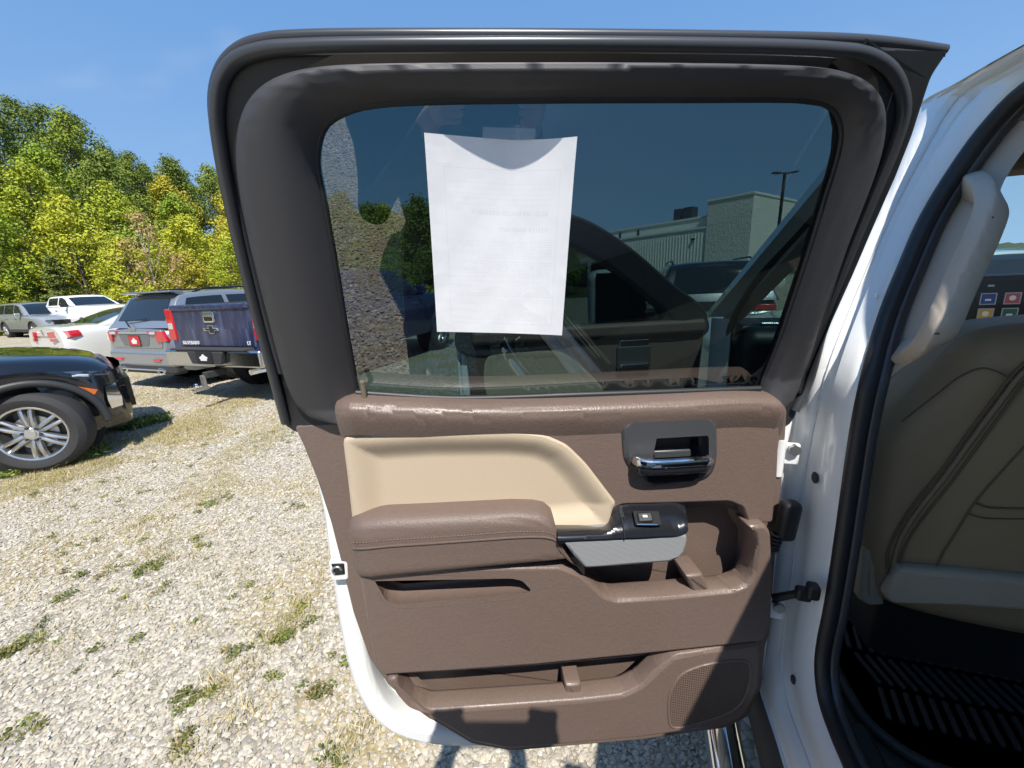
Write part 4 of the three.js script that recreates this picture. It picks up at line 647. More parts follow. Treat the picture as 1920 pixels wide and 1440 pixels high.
// --- front door, open beside the rear one
{
  const fd = sub('front_door', truck); fd.position.set(0.0, 0, -1.08); fd.rotation.y = TRUCK_YAW + DOOR_YAW; fd.userData.label = 'open front door with wing mirror, seen through the tinted glass';
  const W = 1.08;
  const lower = roundPoly([v2(-W, 1.33), v2(-W + 0.0, 0.85), v2(-W + 0.03, 0.52), v2(0, 0.52), v2(0, 1.33)], 0.03);
  part('front_door_shell', [plate(lower, -0.13, -0.02, 0.02), ], M.white, fd);
  part('front_door_edge', [box(0.012, 0.7, 0.1, -W - 0.004, 0.98, -0.07, 0.003)], M.white, fd);
  const frame = smooth2([v2(-W, 1.28), v2(-W + 0.015, 1.45), v2(-W + 0.05, 1.68), v2(-W + 0.1, 1.775), v2(-W + 0.2, 1.80), v2(-0.72, 1.795), v2(-0.58, 1.76), v2(-0.42, 1.675), v2(-0.2, 1.52), v2(-0.02, 1.39), v2(0.0, 1.30), v2(-0.5, 1.28)], 140);
  const open = smooth2([v2(-W + 0.11, 1.33), v2(-W + 0.12, 1.45), v2(-W + 0.15, 1.64), v2(-W + 0.2, 1.7), v2(-0.76, 1.71), v2(-0.64, 1.68), v2(-0.5, 1.61), v2(-0.3, 1.47), v2(-0.2, 1.385), v2(-0.25, 1.34), v2(-0.6, 1.33)], 120);
  part('front_window_frame', leanIt(plate(frame, -0.06, 0.02, 0.012, [open.slice().reverse()])), M.frameTrim, fd);
  part('front_window_glass', leanIt(capOf(offset2(open, -0.01).map(p => V3(p.x, p.y, -0.02)))), M.tint, fd);
  part('front_door_panel', plate(roundPoly([v2(-W + 0.03, 1.36), v2(-W + 0.05, 0.62), v2(-0.05, 0.56), v2(-0.01, 1.36)], 0.03), -0.02, 0.012, 0.01), M.brown, fd);
  part('front_belt_ledge', box(W - 0.08, 0.06, 0.05, -W / 2 + 0.02, 1.335, 0.02, 0.02), M.brown, fd);
  part('front_beige_insert', dish(smooth2([v2(-W + 0.12, 1.25), v2(-0.75, 1.265), v2(-0.64, 1.25), v2(-0.55, 1.18), v2(-0.46, 1.06), v2(-0.5, 1.02), v2(-W + 0.14, 1.02)], 80), [[0, 0.01], [0, 0.018], [0.01, 0.02], [0.03, 0.016]]), M.beige, fd);
  part('front_armrest', box(0.5, 0.09, 0.09, -0.78, 0.99, 0.05, 0.03), M.brownSoft, fd);
  part('front_handle_bezel', box(0.15, 0.13, 0.02, -0.33, 1.2, 0.018, 0.01), M.bezelGrey, fd); part('front_handle_lever', box(0.13, 0.016, 0.02, -0.33, 1.18, 0.035, 0.006), M.chrome, fd);
  part('seat_switches', box(0.13, 0.03, 0.012, -0.33, 1.275, 0.02, 0.004), M.chromeBrush, fd);
  part('front_latch', box(0.014, 0.07, 0.04, -W - 0.006, 1.06, -0.06, 0.003), M.blackSatin, fd);
  const mr = sub('wing_mirror', fd); mr.position.set(-0.33, 1.45, -0.22); part('mirror_shell', warp(box(0.27, 0.28, 0.13, 0, 0, 0, 0.05), v => { v.x *= 1 + 0.15 * v.y; }), M.white, mr); part('mirror_face', box(0.235, 0.245, 0.006, 0, 0, 0.064, 0.003), M.blackGloss, mr); part('mirror_arm', box(0.12, 0.06, 0.06, 0.12, -0.08, 0.03, 0.02), M.blackSatin, mr);
}
// --- front clip, bed and wheels
{
  const L = 1.95, off = 1.12; // from b = -1.12 forward
  const g = lowerBody({ L, hw: curve1([[0, 0.99], [1.4, 0.99], [1.8, 0.95], [L, 0.86]]), sill: curve1([[0, 0.5], [1.5, 0.5], [L, 0.45]]), shoulder: curve1([[0, 1.24], [1.4, 1.2], [1.85, 1.13], [L, 1.0]]), top: curve1([[0, 1.285], [1.4, 1.25], [1.85, 1.16], [L, 1.02]]), wheels: [0.78], wr: 0.4 });
  g.translate(1.0, 0, -off); part('front_body', g, M.white, truck);
  const B = 1.95, bed = lowerBody({ L: B, hw: curve1([[0, 0.99], [B, 1.0]]), sill: curve1([[0, 0.55], [B, 0.55]]), shoulder: curve1([[0, 1.3], [B, 1.31]]), top: curve1([[0, 1.34], [B, 1.35]]), wheels: [1.3], wr: 0.4 });
  bed.translate(1.0, 0, 1.25 + B); part('bed', bed, M.white, truck);
  part('rear_quarter', [box(0.1, 0.75, 0.26, 0.05, 0.98, 1.12, 0.02)], M.white, truck);
  const make = () => { const w = makeWheel(0.4, 0.27, 0.24, 6, M.rim); return w; };
  const w0 = make(); [[0.16, -1.9], [0.16, 1.9], [1.84, -1.9], [1.84, 1.9]].forEach(([r, b], i) => { const w = i ? w0.clone() : w0; w.position.set(r, 0.4, b); w.rotation.y = r < 1 ? Math.PI : 0; truck.add(w); });
  part('under_body', [box(1.5, 0.2, 5.6, 1.0, 0.5, 0.2, 0.02)], M.blackMatte, truck);
}
// rubber mat in the rear footwell
{
  const fm = thing('floor_mat', 'black ribbed rubber mat in the rear footwell of the white truck', 'floor mat', [HINGE.x, 0.632, HINGE.z], -TRUCK_YAW);
  const o = roundPoly([v2(0.2, -0.62), v2(0.86, -0.62), v2(0.86, 0.02), v2(0.78, 0.08), v2(0.26, 0.10), v2(0.19, 0.04)], 0.05);
  const g = plate(o, 0, 0.012, 0.004); g.rotateX(Math.PI / 2); g.scale(1, -1, 1); g.translate(0, 0, 0); part('mat_sheet', g, M.matRubber, fm);
  const rim = tube(o.filter((_, i) => i % 2 === 0).map(p => V3(p.x, 0.016, p.y)), 0.011, 120, 8, true); part('mat_rim', rim, M.matRubber, fm);
  const ribs = []; for (let i = 0; i < 27; i++) for (let k = 0; k < 4; k++) ribs.push(place(box(0.009, 0.010, 0.074, 0, 0, 0, 0.003), 0.25 + i * 0.022 + (k % 2) * 0.006, 0.015, -0.02 - k * 0.085, 0, (k % 2 ? 0.22 : -0.22), 0)); part('mat_ribs', ribs, M.matRubber, fm);
  const dots = []; for (let i = 0; i < 11; i++) for (let j = 0; j < 4; j++) dots.push(place(box(0.028, 0.009, 0.01, 0, 0, 0, 0.003), 0.28 + i * 0.05 + (j % 2) * 0.025, 0.016, -0.36 - j * 0.05, 0, 0.5, 0)); part('mat_cleats', dots, M.matRubber, fm);
}
// --- the sheet of paper taped inside the window
{
  const doorBase = V3(HINGE.x, 0, HINGE.z), paper = thing('paper_notice', 'white printed paper notice taped inside the tinted door window', 'paper', [HINGE.x, 0, HINGE.z], DOOR_YAW);
  const c = [[796, 251], [1081, 258], [1049, 626], [822, 619]].map(([x, y]) => onDoor(x, y, 0.004));
  const NU = 44, NV = 56, P = (s, t) => { // s across, t down
    const a = c[0].clone().lerp(c[1], s), b = c[3].clone().lerp(c[2], s), p = a.lerp(b, t);
    const mid = s - 0.56, bow = mid < 0 ? Math.pow(-mid / 0.56, 1.25) : Math.pow(mid / 0.44, 1.9);
    const c0 = Math.min(1, Math.abs(mid) / 0.3), tuck = 0.024;
    const lift = 0.001 + 0.0165 * bow * (1 - 0.5 * t) + tuck * Math.pow(t, 1.4) + 0.0004 * Math.sin(s * 13 + t * 5) * Math.sin(t * 11 + s * 4) * sstep(0.05, 0.2, t);
    return V3(p.x, p.y, -0.0095 + lean(p.y) + lift);
  };
  const rows = [], back = []; for (let j = 0; j <= NV; j++) { const r = []; for (let i = 0; i <= NU; i++) r.push(P(i / NU, j / NV)); rows.push(r); }
  const cv = document.createElement('canvas'); cv.width = 768; cv.height = 1000; const x = cv.getContext('2d'); x.fillStyle = '#ffffff'; x.fillRect(0, 0, 768, 1000); x.save(); x.translate(768, 0); x.scale(-1, 1); // the print is on the far face and shows through reversed
  x.strokeStyle = 'rgba(120,120,135,0.12)'; x.lineWidth = 2; x.strokeRect(70, 130, 610, 810); x.fillStyle = 'rgba(95,95,110,0.075)'; x.font = 'bold 30px sans-serif'; x.fillText('AS IS - NO DEALER WARRANTY', 120, 340); x.fillText('DEALER WARRANTY', 120, 420);
  x.fillStyle = 'rgba(105,105,120,0.055)'; for (let r = 0; r < 38; r++) { const y = 470 + r * 12; if (r === 8 || r === 17 || r === 26) continue; let q = 90; while (q < 660 - (r % 4) * 60) { const w = 10 + hash2(r, q, 3) * 46; x.fillRect(q, y, w, 4); q += w + 7; } } for (const y of [190, 215, 240, 262, 290]) x.fillRect(90, y, 570, 2);
  x.restore();
  const t = new THREE.CanvasTexture(cv); t.colorSpace = THREE.SRGBColorSpace;
  const g = sheet(rows, { crease: 3 }), uv = g.attributes.uv, ps = g.attributes.position; // uv from the sheet's own grid
  { const flat = []; for (let i = 0; i < NV; i++) for (let j = 0; j < NU; j++) for (const [a, b] of [[0, 0], [1, 0], [1, 1], [0, 0], [1, 1], [0, 1]]) flat.push((j + a) / NU, 1 - (i + b) / NV); for (let i = 0; i < flat.length / 2; i++) uv.setXY(i, flat[2 * i], flat[2 * i + 1]); }
  part('sheet', g, mat([0.88, 0.88, 0.9], 0.9, { map: t, bumpMap: tex(256, (x, y) => Math.abs(fbm(x * 5, y * 5, 5, 4, 81) - 0.5) * 2), bumpScale: 0.0005 }), paper);
  const tape = px => { const q = px.map(([x, y, w]) => onDoor(x, y, w)); return sheet([[q[0], q[1]], [q[3], q[2]]]); };
  part('tape', [tape([[905, 238, -0.010], [1004, 241, -0.010], [1004, 262, -0.003], [905, 260, -0.003]])], M.tape, paper); part('tape', [tape([[903, 594, 0.006], [972, 595, 0.006], [970, 617, -0.010], [903, 615, -0.010]])], M.tape, paper);
}
// ================================================================ PARKED VEHICLES
const font = await new FontLoader().loadAsync('fonts/droid/droid_sans_bold.typeface.json');
const letters = (t, size, x, y, z, d = 0.004) => { const g = new TextGeometry(t, { font, size, depth: d, curveSegments: 2, bevelEnabled: false }); g.computeBoundingBox(); const w = g.boundingBox.max.x; g.translate(x - w / 2, y, z); return g; };
const fwd = psi => V3(Math.sin(psi), 0, -Math.cos(psi)), rgt = psi => V3(Math.cos(psi), 0, Math.sin(psi));
const R2 = l => l.map(p => v2(...p));
const face = (pts, z0, z1, r = 0.006, round = 0.02) => plate(roundPoly(R2(pts), round), z0, z1, r);            // panel on a tail (faces +z)
const mirX = pts => pts.map(([x, y]) => [-x, y]).reverse();
const noseFace = (pts, L, z0, z1, r = 0.006, round = 0.02) => { const g = face(pts, z0, z1, r, round); g.rotateY(Math.PI); g.translate(0, 0, -L); return g; };
function rails(car, gh, zA, zB, m) { for (const s of [1, -1]) { const pts = []; for (let i = 0; i <= 8; i++) { const p = gh.P(lerp(zA, zB, i / 8), 0.6); p.x = (p.x - 0.03) * s; p.y += i === 0 || i === 8 ? 0.0 : 0.055; pts.push(p); } part('roof_rail', tube(pts, 0.016, 40, 8), m, car); } }
function suv(car, o) {
  const { L, W, H, R, paintMat } = o, wz = [o.rear, L - o.front], by = o.belt;
  const spec = { L, wheels: wz, wr: R, hw: curve1([[0, W - 0.14], [0.12, W - 0.05], [0.5, W], [L - 1.0, W], [L - 0.35, W - 0.07], [L - 0.08, W - 0.22], [L, W - 0.34]]), sill: curve1([[0, 0.42], [0.3, 0.32], [L - 0.4, 0.3], [L, 0.34]]), shoulder: curve1([[0, by - 0.08], [0.4, by - 0.02], [L - 1.7, by - 0.04], [L - 0.6, o.hood - 0.06], [L - 0.1, o.hood - 0.2], [L, o.hood - 0.34]]), top: curve1([[0, by - 0.06], [0.3, by], [L - 1.9, by + 0.02], [L - 1.5, o.hood + 0.05], [L - 0.7, o.hood], [L - 0.15, o.hood - 0.12], [L, o.hood - 0.3]]) };
  part('body', lowerBody(spec), paintMat, car);
  const gh = greenhouse({ z0: 0.06, z1: L - 1.35, full: H - by, belt: curve1([[0, by - 0.03], [L, by - 0.01]]), roof: curve1([[0.06, by - 0.02], [0.12, by + 0.06], [0.38, H - 0.1], [0.5, H - 0.035], [1.2, H], [2.0, H], [L - 2.35, H - 0.07], [L - 1.9, H - 0.26], [L - 1.38, by + 0.0]]), gw: () => W - 0.07, rw: () => W - 0.24 });
  part('cabin', gh.geo, paintMat, car);
  part('rear_glass', gh.end(0.145, 0.37, 0.66, 1), M.carGlass, car); part('windshield', gh.end(L - 1.42, L - 2.28, 0.64, -1), M.carGlass, car);
  const f = wz[0];
  for (const s of [1, -1]) { part('quarter_window', gh.side(t => lerp(0.28, 0.52, t), 1.12, 0.1, 0.46, s), M.carGlass, car); part('side_window', gh.side(1.2, 2.12, 0.1, 0.46, s), M.carGlass, car); part('side_window', gh.side(2.2, t => lerp(L - 1.66, L - 2.18, t), 0.1, 0.46, s), M.carGlass, car);
    part('door_handle', place(box(0.02, 0.025, 0.2, 0, 0, 0, 0.008), s * (W + 0.005), by - 0.14, -1.5), o.trim ?? M.chromeBrush, car); part('door_handle', place(box(0.02, 0.025, 0.2, 0, 0, 0, 0.008), s * (W + 0.005), by - 0.14, -2.45), o.trim ?? M.chromeBrush, car);
    const mr = sub('wing_mirror', car); mr.position.set(s * (W + 0.07), by + 0.06, -(L - 1.82)); part('mirror_shell', box(0.2, 0.14, 0.12, 0, 0, 0, 0.045), paintMat, mr); part('mirror_arm', box(0.1, 0.04, 0.05, -s * 0.1, -0.06, 0, 0.015), M.blackSatin, mr);
    part('sill_cladding', [box(0.05, 0.14, wz[1] - wz[0] - 2 * R - 0.16, s * (W - 0.015), 0.36, -(wz[0] + wz[1]) / 2, 0.02)], M.plastGrey, car);
    for (const z of wz) { const arc = new THREE.TorusGeometry(R + 0.085, 0.035, 8, 30, Math.PI); arc.scale(1, 1, 1); arc.rotateY(Math.PI / 2); arc.translate(s * (W - 0.025), R, -z); part('arch_cladding', arc, o.arch ?? M.plastGrey, car); }
  }
  if (o.rails) rails(car, gh, 0.7, L - 2.4, o.rails);
  wells(car, W, wz, R); addWheelsTo(car, W - 0.12, wz, R, o);
  part('under_body', box(2 * W - 0.4, 0.2, L - 1.2, 0, 0.38, -L / 2, 0.02), M.blackMatte, car);
  return { gh, spec };
}
function addWheelsTo(car, x, zs, R, o) { const w0 = makeWheel(R, 0.24, o.rimR ?? R * 0.64, o.spokes ?? 5, o.rim ?? M.rim, o.wheelStyle ?? 0); let first = true; for (const z of zs) for (const s of [1, -1]) { const w = first ? w0 : w0.clone(); first = false; w.position.set(s * x, R, -z); w.rotation.y = s > 0 ? 0 : Math.PI; car.add(w); } }
function plateOn(car, x, y, z, w, h, back, mark, tilt = 0) { const p = sub('licence_plate', car); p.position.set(x, y, z); p.rotation.x = tilt; part('plate_frame', box(w + 0.03, h + 0.03, 0.008, 0, 0, 0, 0.004), M.plateBlack, p); part('plate_sheet', box(w, h, 0.008, 0, 0, 0.004, 0.003), back, p); part('plate_mark', [face([[-w * 0.22, -h * 0.3], [w * 0.22, -h * 0.3], [w * 0.22, -h * 0.16], [w * 0.3, 0], [w * 0.12, h * 0.16], [0, h * 0.34], [-w * 0.12, h * 0.16], [-w * 0.3, 0], [-w * 0.22, -h * 0.16]], 0.008, 0.011, 0, 0.005)], mark, p); return p; }

// --- grey SUV, tail towards the viewer
{
  const psi = rad(22), tail = at(256, 640, 6.85); const car = thing('grey_suv', 'silver grey SUV with red dealer plate and roof rails beside the blue pickup', 'car', [tail.x, 0, tail.z], -psi);
  const P = paint([0.30, 0.325, 0.35], 0.34, 0.55); const o = { L: 4.9, W: 0.95, H: 1.68, R: 0.375, rear: 1.08, front: 0.96, belt: 1.1, hood: 1.08, paintMat: P, rails: M.blackGloss, arch: P };
  suv(car, o);
  part('tailgate', face([[-0.72, 0.74], [0.72, 0.74], [0.78, 1.06], [-0.78, 1.06]], -0.06, 0.012, 0.02, 0.05), P, car);
  part('plate_recess', face([[-0.36, 0.78], [0.36, 0.78], [0.46, 0.985], [-0.46, 0.985]], 0.0, 0.018, 0.005, 0.03), mat([0.2, 0.21, 0.22], 0.4, { metalness: 0.4 }), car);
  plateOn(car, 0, 0.87, 0.024, 0.3, 0.16, M.plateRed, M.plateWhite);
  part('chrome_band', face([[-0.6, 0.995], [0.6, 0.995], [0.62, 1.025], [-0.62, 1.025]], 0.0, 0.03, 0.006, 0.01), M.chrome, car);
  part('badge', letters('GMC', 0.06, 0, 1.035, 0.02, 0.008), M.chrome, car);
  for (const s of [1, -1]) { const q = [[0.44, 1.05], [0.8, 1.03], [0.86, 0.86], [0.66, 0.845], [0.62, 0.99], [0.44, 1.0]]; const l = sub('tail_light', car); part('lens', warp(face(s > 0 ? q : mirX(q), -0.02, 0.04, 0.012, 0.02), v => { v.z -= 0.5 * Math.max(0, Math.abs(v.x) - 0.68) ** 1.3; }), M.redLens, l); part('clear_lens', warp(face((p => s > 0 ? p : mirX(p))([[0.5, 0.985], [0.66, 0.985], [0.66, 1.03], [0.52, 1.03]]), 0.03, 0.046, 0.004, 0.008), v => { v.z -= 0; }), M.lensClear, l);
    part('reflector', face((p => s > 0 ? p : mirX(p))([[0.46, 0.535], [0.66, 0.535], [0.66, 0.57], [0.46, 0.57]]), 0.0, 0.065, 0.004, 0.01), M.redLens, car);
    const ex = new THREE.TorusGeometry(0.06, 0.014, 10, 24); ex.scale(1.5, 0.75, 1); part('exhaust_tip', place(ex, s * 0.55, 0.36, 0.03), M.chrome, car); part('exhaust_bore', place(box(0.16, 0.07, 0.05, 0, 0, 0, 0.03), s * 0.55, 0.36, 0.0), M.blackMatte, car); }
  part('rear_bumper', warp(box(1.84, 0.3, 0.28, 0, 0.56, -0.06, 0.08), v => { v.z -= 0.35 * Math.max(0, Math.abs(v.x) - 0.5) ** 2; }), P, car);
  part('bumper_valance', warp(box(1.78, 0.2, 0.24, 0, 0.39, -0.06, 0.06), v => { v.z -= 0.35 * Math.max(0, Math.abs(v.x) - 0.5) ** 2; }), M.plastGrey, car);
  part('bumper_trim', warp(box(1.5, 0.03, 0.03, 0, 0.475, 0.085, 0.012), v => { v.z -= 0.35 * Math.max(0, Math.abs(v.x) - 0.5) ** 2; v.y -= Math.abs(v.x) > 0.55 ? 0.5 * (Math.abs(v.x) - 0.55) : 0; }), M.chrome, car);
  part('rear_spoiler', place(box(1.42, 0.03, 0.22, 0, 0, 0, 0.012), 0, 1.665, -0.4, -0.08), P, car);
  part('rear_wiper', [bar(V3(-0.1, 1.12, 0.0), V3(-0.38, 1.21, -0.1), 0.012), bar(V3(-0.32, 1.2, -0.09), V3(0.2, 1.235, -0.12), 0.01)], M.blackSatin, car);
}
// --- blue pickup, tailgate towards the viewer
function pickup(car, o) {
  const { L, W, R, paintMat: P } = o, wz = [1.18, L - 0.98], by = 1.38;
  part('body', lowerBody({ L, wheels: wz, wr: R, extra: [1.86, 1.88, 1.9], hw: curve1([[0, W - 0.04], [0.1, W], [L - 0.7, W], [L - 0.2, W - 0.09], [L, W - 0.16]]), sill: curve1([[0, 0.68], [0.5, 0.56], [L - 0.5, 0.5], [L, 0.55]]), shoulder: curve1([[0, by], [1.86, by], [L - 1.3, by - 0.02], [L - 0.4, by - 0.08], [L, by - 0.22]]), top: curve1([[0, by + 0.04], [1.86, by + 0.04], [2.2, by + 0.03], [L - 1.6, by + 0.05], [L - 0.5, by - 0.02], [L - 0.1, by - 0.12], [L, by - 0.2]]) }), P, car);
  part('bed_cover', box(2 * W - 0.28, 0.03, 1.72, 0, by + 0.055, -0.92, 0.01), M.blackMatte, car);
  const gh = greenhouse({ z0: 1.88, z1: L - 1.55, full: 0.55, belt: () => by + 0.02, roof: curve1([[1.88, by + 0.06], [1.95, by + 0.3], [2.05, 1.86], [2.3, 1.92], [3.2, 1.93], [L - 2.4, 1.88], [L - 1.58, by + 0.03]]), gw: () => W - 0.06, rw: () => W - 0.22 });
  part('cabin', gh.geo, P, car); part('rear_glass', gh.end(1.915, 2.03, 0.68, 1), M.carGlass, car); part('windshield', gh.end(L - 1.62, L - 2.3, 0.64, -1), M.carGlass, car);
  for (const s of [1, -1]) { part('side_window', gh.side(2.12, 2.92, 0.08, 0.45, s), M.carGlass, car); part('side_window', gh.side(3.02, t => lerp(L - 1.72, L - 2.22, t), 0.08, 0.45, s), M.carGlass, car); const mr = sub('wing_mirror', car); mr.position.set(s * (W + 0.12), by + 0.12, -(L - 1.95)); part('mirror_shell', box(0.2, 0.2, 0.12, 0, 0, 0, 0.05), o.mirror ?? P, mr); part('mirror_arm', box(0.12, 0.04, 0.05, -s * 0.1, -0.08, 0, 0.015), M.blackSatin, mr); for (const z of [2.85, 3.75]) part('door_handle', box(0.02, 0.03, 0.2, s * (W + 0.008), by - 0.16, -z, 0.008), M.chromeBrush, car); for (const z of wz) { const arc = new THREE.TorusGeometry(R + 0.08, 0.03, 8, 30, Math.PI); arc.rotateY(Math.PI / 2); arc.translate(s * (W - 0.025), R, -z); part('arch_lip', arc, P, car); } }
  wells(car, W, wz, R); addWheelsTo(car, W - 0.12, wz, R, o); part('under_body', box(1.5, 0.2, L - 1.2, 0, 0.55, -L / 2, 0.02), M.blackMatte, car);
  return gh;
}
{
  const psi = rad(20), tail = at(406, 640, 5.75), P = paint([0.018, 0.026, 0.11], 0.36, 0.35); const car = thing('blue_pickup_truck', 'dusty dark blue pickup truck with chrome rear bumper and tow hitch', 'pickup truck', [tail.x, 0, tail.z], -psi);
  pickup(car, { L: 5.8, W: 0.99, R: 0.41, paintMat: P, spokes: 5 });
  const dusty = new THREE.MeshPhysicalMaterial({ color: lin(1, 1, 1), roughness: 0.4, clearcoat: 0.7, clearcoatRoughness: 0.15, side: THREE.DoubleSide, map: tex(256, (x, y) => { const st = Math.pow(fbm(x * 26, y * 3, 26, 4, 51), 1.6), d = fbm(x * 7, y * 7, 7, 4, 52); const k = clamp(0.75 * st + 0.35 * d - 0.1, 0, 1); return [lerp(0.06, 0.40, k), lerp(0.085, 0.43, k), lerp(0.22, 0.52, k)]; }, { srgb: true, size: 1.1 }) });
  part('tailgate', [face([[-0.8, 0.84], [0.8, 0.84], [0.8, 1.435], [-0.8, 1.435]], -0.07, 0.02, 0.02, 0.03), face([[-0.8, 1.37], [0.8, 1.37], [0.8, 1.45], [-0.8, 1.45]], -0.08, 0.045, 0.02, 0.02)], dusty, car);
  part('tailgate_handle', [face([[-0.115, 1.19], [0.115, 1.19], [0.115, 1.35], [-0.115, 1.35]], 0.01, 0.045, 0.01, 0.03)], M.chrome, car); part('handle_recess', [face([[-0.085, 1.215], [0.085, 1.215], [0.085, 1.275], [-0.085, 1.275]], 0.04, 0.048, 0.002, 0.01)], M.blackGloss, car);
  part('emblem', [face([[-0.15, 1.070], [-0.06, 1.070], [-0.05, 1.030], [0.05, 1.030], [0.06, 1.070], [0.15, 1.070], [0.13, 1.115], [0.045, 1.115], [0.035, 1.155], [-0.065, 1.155], [-0.055, 1.115], [-0.17, 1.115]], 0.015, 0.036, 0.005, 0.005)], M.chrome, car); part('emblem_core', [face([[-0.12, 1.079], [-0.045, 1.079], [-0.035, 1.040], [0.04, 1.040], [0.05, 1.079], [0.125, 1.079], [0.11, 1.105], [0.035, 1.105], [0.025, 1.145], [-0.05, 1.145], [-0.04, 1.105], [-0.14, 1.105]], 0.034, 0.04, 0.002, 0.003)], M.blackGloss, car);
  part('name_badge', letters('SILVERADO', 0.05, -0.52, 0.875, 0.022), M.plateWhite, car); part('trim_badge', letters('LT', 0.05, 0.68, 0.875, 0.022), M.plateWhite, car);
  for (const s of [1, -1]) { const q = [[0.81, 0.93], [0.985, 0.93], [0.965, 1.4], [0.81, 1.4]]; const l = sub('tail_light', car); part('lens', face(s > 0 ? q : mirX(q), -0.09, 0.025, 0.02, 0.03), M.redLens, l); part('clear_lens', face((p => s > 0 ? p : mirX(p))([[0.84, 1.1], [0.94, 1.1], [0.94, 1.19], [0.84, 1.19]]), 0.02, 0.03, 0.003, 0.01), M.lensClear, l); }
  const wrapB = v => { v.z -= 0.5 * Math.max(0, Math.abs(v.x) - 0.72) ** 1.5; };
  part('rear_bumper', warp(box(1.96, 0.25, 0.2, 0, 0.69, 0.1, 0.04), wrapB), M.chromeBrush, car); part('bumper_step', box(1.5, 0.03, 0.19, 0, 0.822, 0.1, 0.01), M.plastGrey, car);
  part('bumper_centre', face([[-0.3, 0.62], [0.3, 0.62], [0.36, 0.8], [-0.36, 0.8]], 0.15, 0.212, 0.01, 0.03), M.plastGrey, car); plateOn(car, 0.0, 0.72, 0.222, 0.3, 0.15, M.plateBlack, M.plateWhite);
  const hit = sub('tow_hitch', car); part('receiver', box(0.09, 0.09, 0.3, 0, 0.47, 0.12, 0.01), M.plastGrey, hit); part('ball_mount', [box(0.07, 0.2, 0.04, 0, 0.38, 0.3, 0.008), box(0.08, 0.03, 0.2, 0, 0.3, 0.36, 0.008)], M.steel, hit); const ball = new THREE.SphereGeometry(0.027, 16, 12); ball.translate(0, 0.36, 0.41); part('ball', ball, M.chrome, hit);
  part('exhaust_tip', place(cyl(0.045, 0.045, 0.3, 20), 0.72, 0.5, -0.05, Math.PI / 2, 0, 0.2), M.chrome, car);
}
// --- white sedan
function sedan(car, P, o = {}) {
  const L = 4.9, W = 0.92, R = 0.34, wz = [1.05, 3.88], by = 0.98;
  part('body', lowerBody({ L, wheels: wz, wr: R, hw: curve1([[0, W - 0.17], [0.1, W - 0.08], [0.5, W - 0.01], [1.2, W], [L - 1, W], [L - 0.3, W - 0.1], [L, W - 0.3]]), sill: curve1([[0, 0.34], [0.4, 0.24], [L - 0.4, 0.22], [L, 0.26]]), shoulder: curve1([[0, 0.96], [0.4, 1.0], [1.4, 0.97], [L - 1.8, 0.92], [L - 0.6, 0.78], [L, 0.58]]), top: curve1([[0, 1.05], [0.12, 1.09], [0.5, 1.09], [1.2, 1.02], [L - 1.9, 0.98], [L - 1.5, 0.96], [L - 0.6, 0.84], [L, 0.62]]) }), P, car);
  const gh = greenhouse({ z0: 0.5, z1: L - 1.3, full: 0.45, belt: curve1([[0.5, 1.03], [1.4, 0.985], [L, 0.94]]), roof: curve1([[0.5, 1.045], [0.7, 1.12], [1.25, 1.34], [1.6, 1.42], [2.3, 1.45], [2.8, 1.42], [3.2, 1.28], [L - 1.33, 0.96]]), gw: curve1([[0.5, 0.78], [1.2, W - 0.07], [L - 1.6, W - 0.08], [L - 1.3, W - 0.14]]), rw: () => W - 0.25 });
  part('cabin', gh.geo, P, car); part('rear_glass', gh.end(0.66, 1.4, 0.66, 1), M.carGlass, car); part('windshield', gh.end(L - 1.4, 2.85, 0.64, -1), M.carGlass, car);
  for (const s of [1, -1]) { part('side_window', gh.side(t => lerp(1.2, 1.5, t), 2.2, 0.1, 0.45, s), M.carGlass, car); part('side_window', gh.side(2.28, t => lerp(L - 1.62, 2.82, t), 0.1, 0.45, s), M.carGlass, car); const q = [[0.3, 0.99], [0.86, 1.02], [0.89, 0.9], [0.7, 0.79], [0.36, 0.8]]; part('tail_light', warp(face(s > 0 ? q : mirX(q), -0.12, 0.05, 0.012, 0.02), v => { v.z -= 0.45 * Math.max(0, Math.abs(v.x) - 0.55); }), M.redLens, car); part('light_trim', warp(face((p => s > 0 ? p : mirX(p))([[0.38, 0.855], [0.78, 0.865], [0.78, 0.885], [0.38, 0.875]]), 0.0, 0.058, 0.003, 0.005), v => { v.z -= 0.45 * Math.max(0, Math.abs(v.x) - 0.55); }), M.lensClear, car); const mr = box(0.18, 0.12, 0.1, s * (W + 0.07), 1.03, -(L - 1.75), 0.04); part('wing_mirror', mr, P, car); }
  part('rear_bumper', warp(box(1.76, 0.34, 0.22, 0, 0.52, -0.05, 0.09), v => { v.z -= 0.4 * Math.max(0, Math.abs(v.x) - 0.4) ** 2; }), P, car); part('chrome_band', face([[-0.4, 0.9], [0.4, 0.9], [0.4, 0.92], [-0.4, 0.92]], 0, 0.02, 0.004, 0.005), M.chrome, car);
  { const e = new THREE.TorusGeometry(0.045, 0.008, 8, 20); part('badge', [place(e, 0, 0.99, 0.01, 0, 0, 0), box(0.07, 0.012, 0.01, 0, 0.99, 0.01, 0.003)], M.chrome, car); }
  { const f = new THREE.TorusGeometry(0.075, 0.003, 6, 28); f.rotateY(Math.PI / 2); part('fuel_flap', place(f, W + 0.002, 0.83, -0.78), M.plastGrey, car); }
  wells(car, W, wz, R); addWheelsTo(car, W - 0.11, wz, R, {}); part('under_body', box(1.4, 0.16, 3.6, 0, 0.32, -2.4, 0.02), M.blackMatte, car);
}
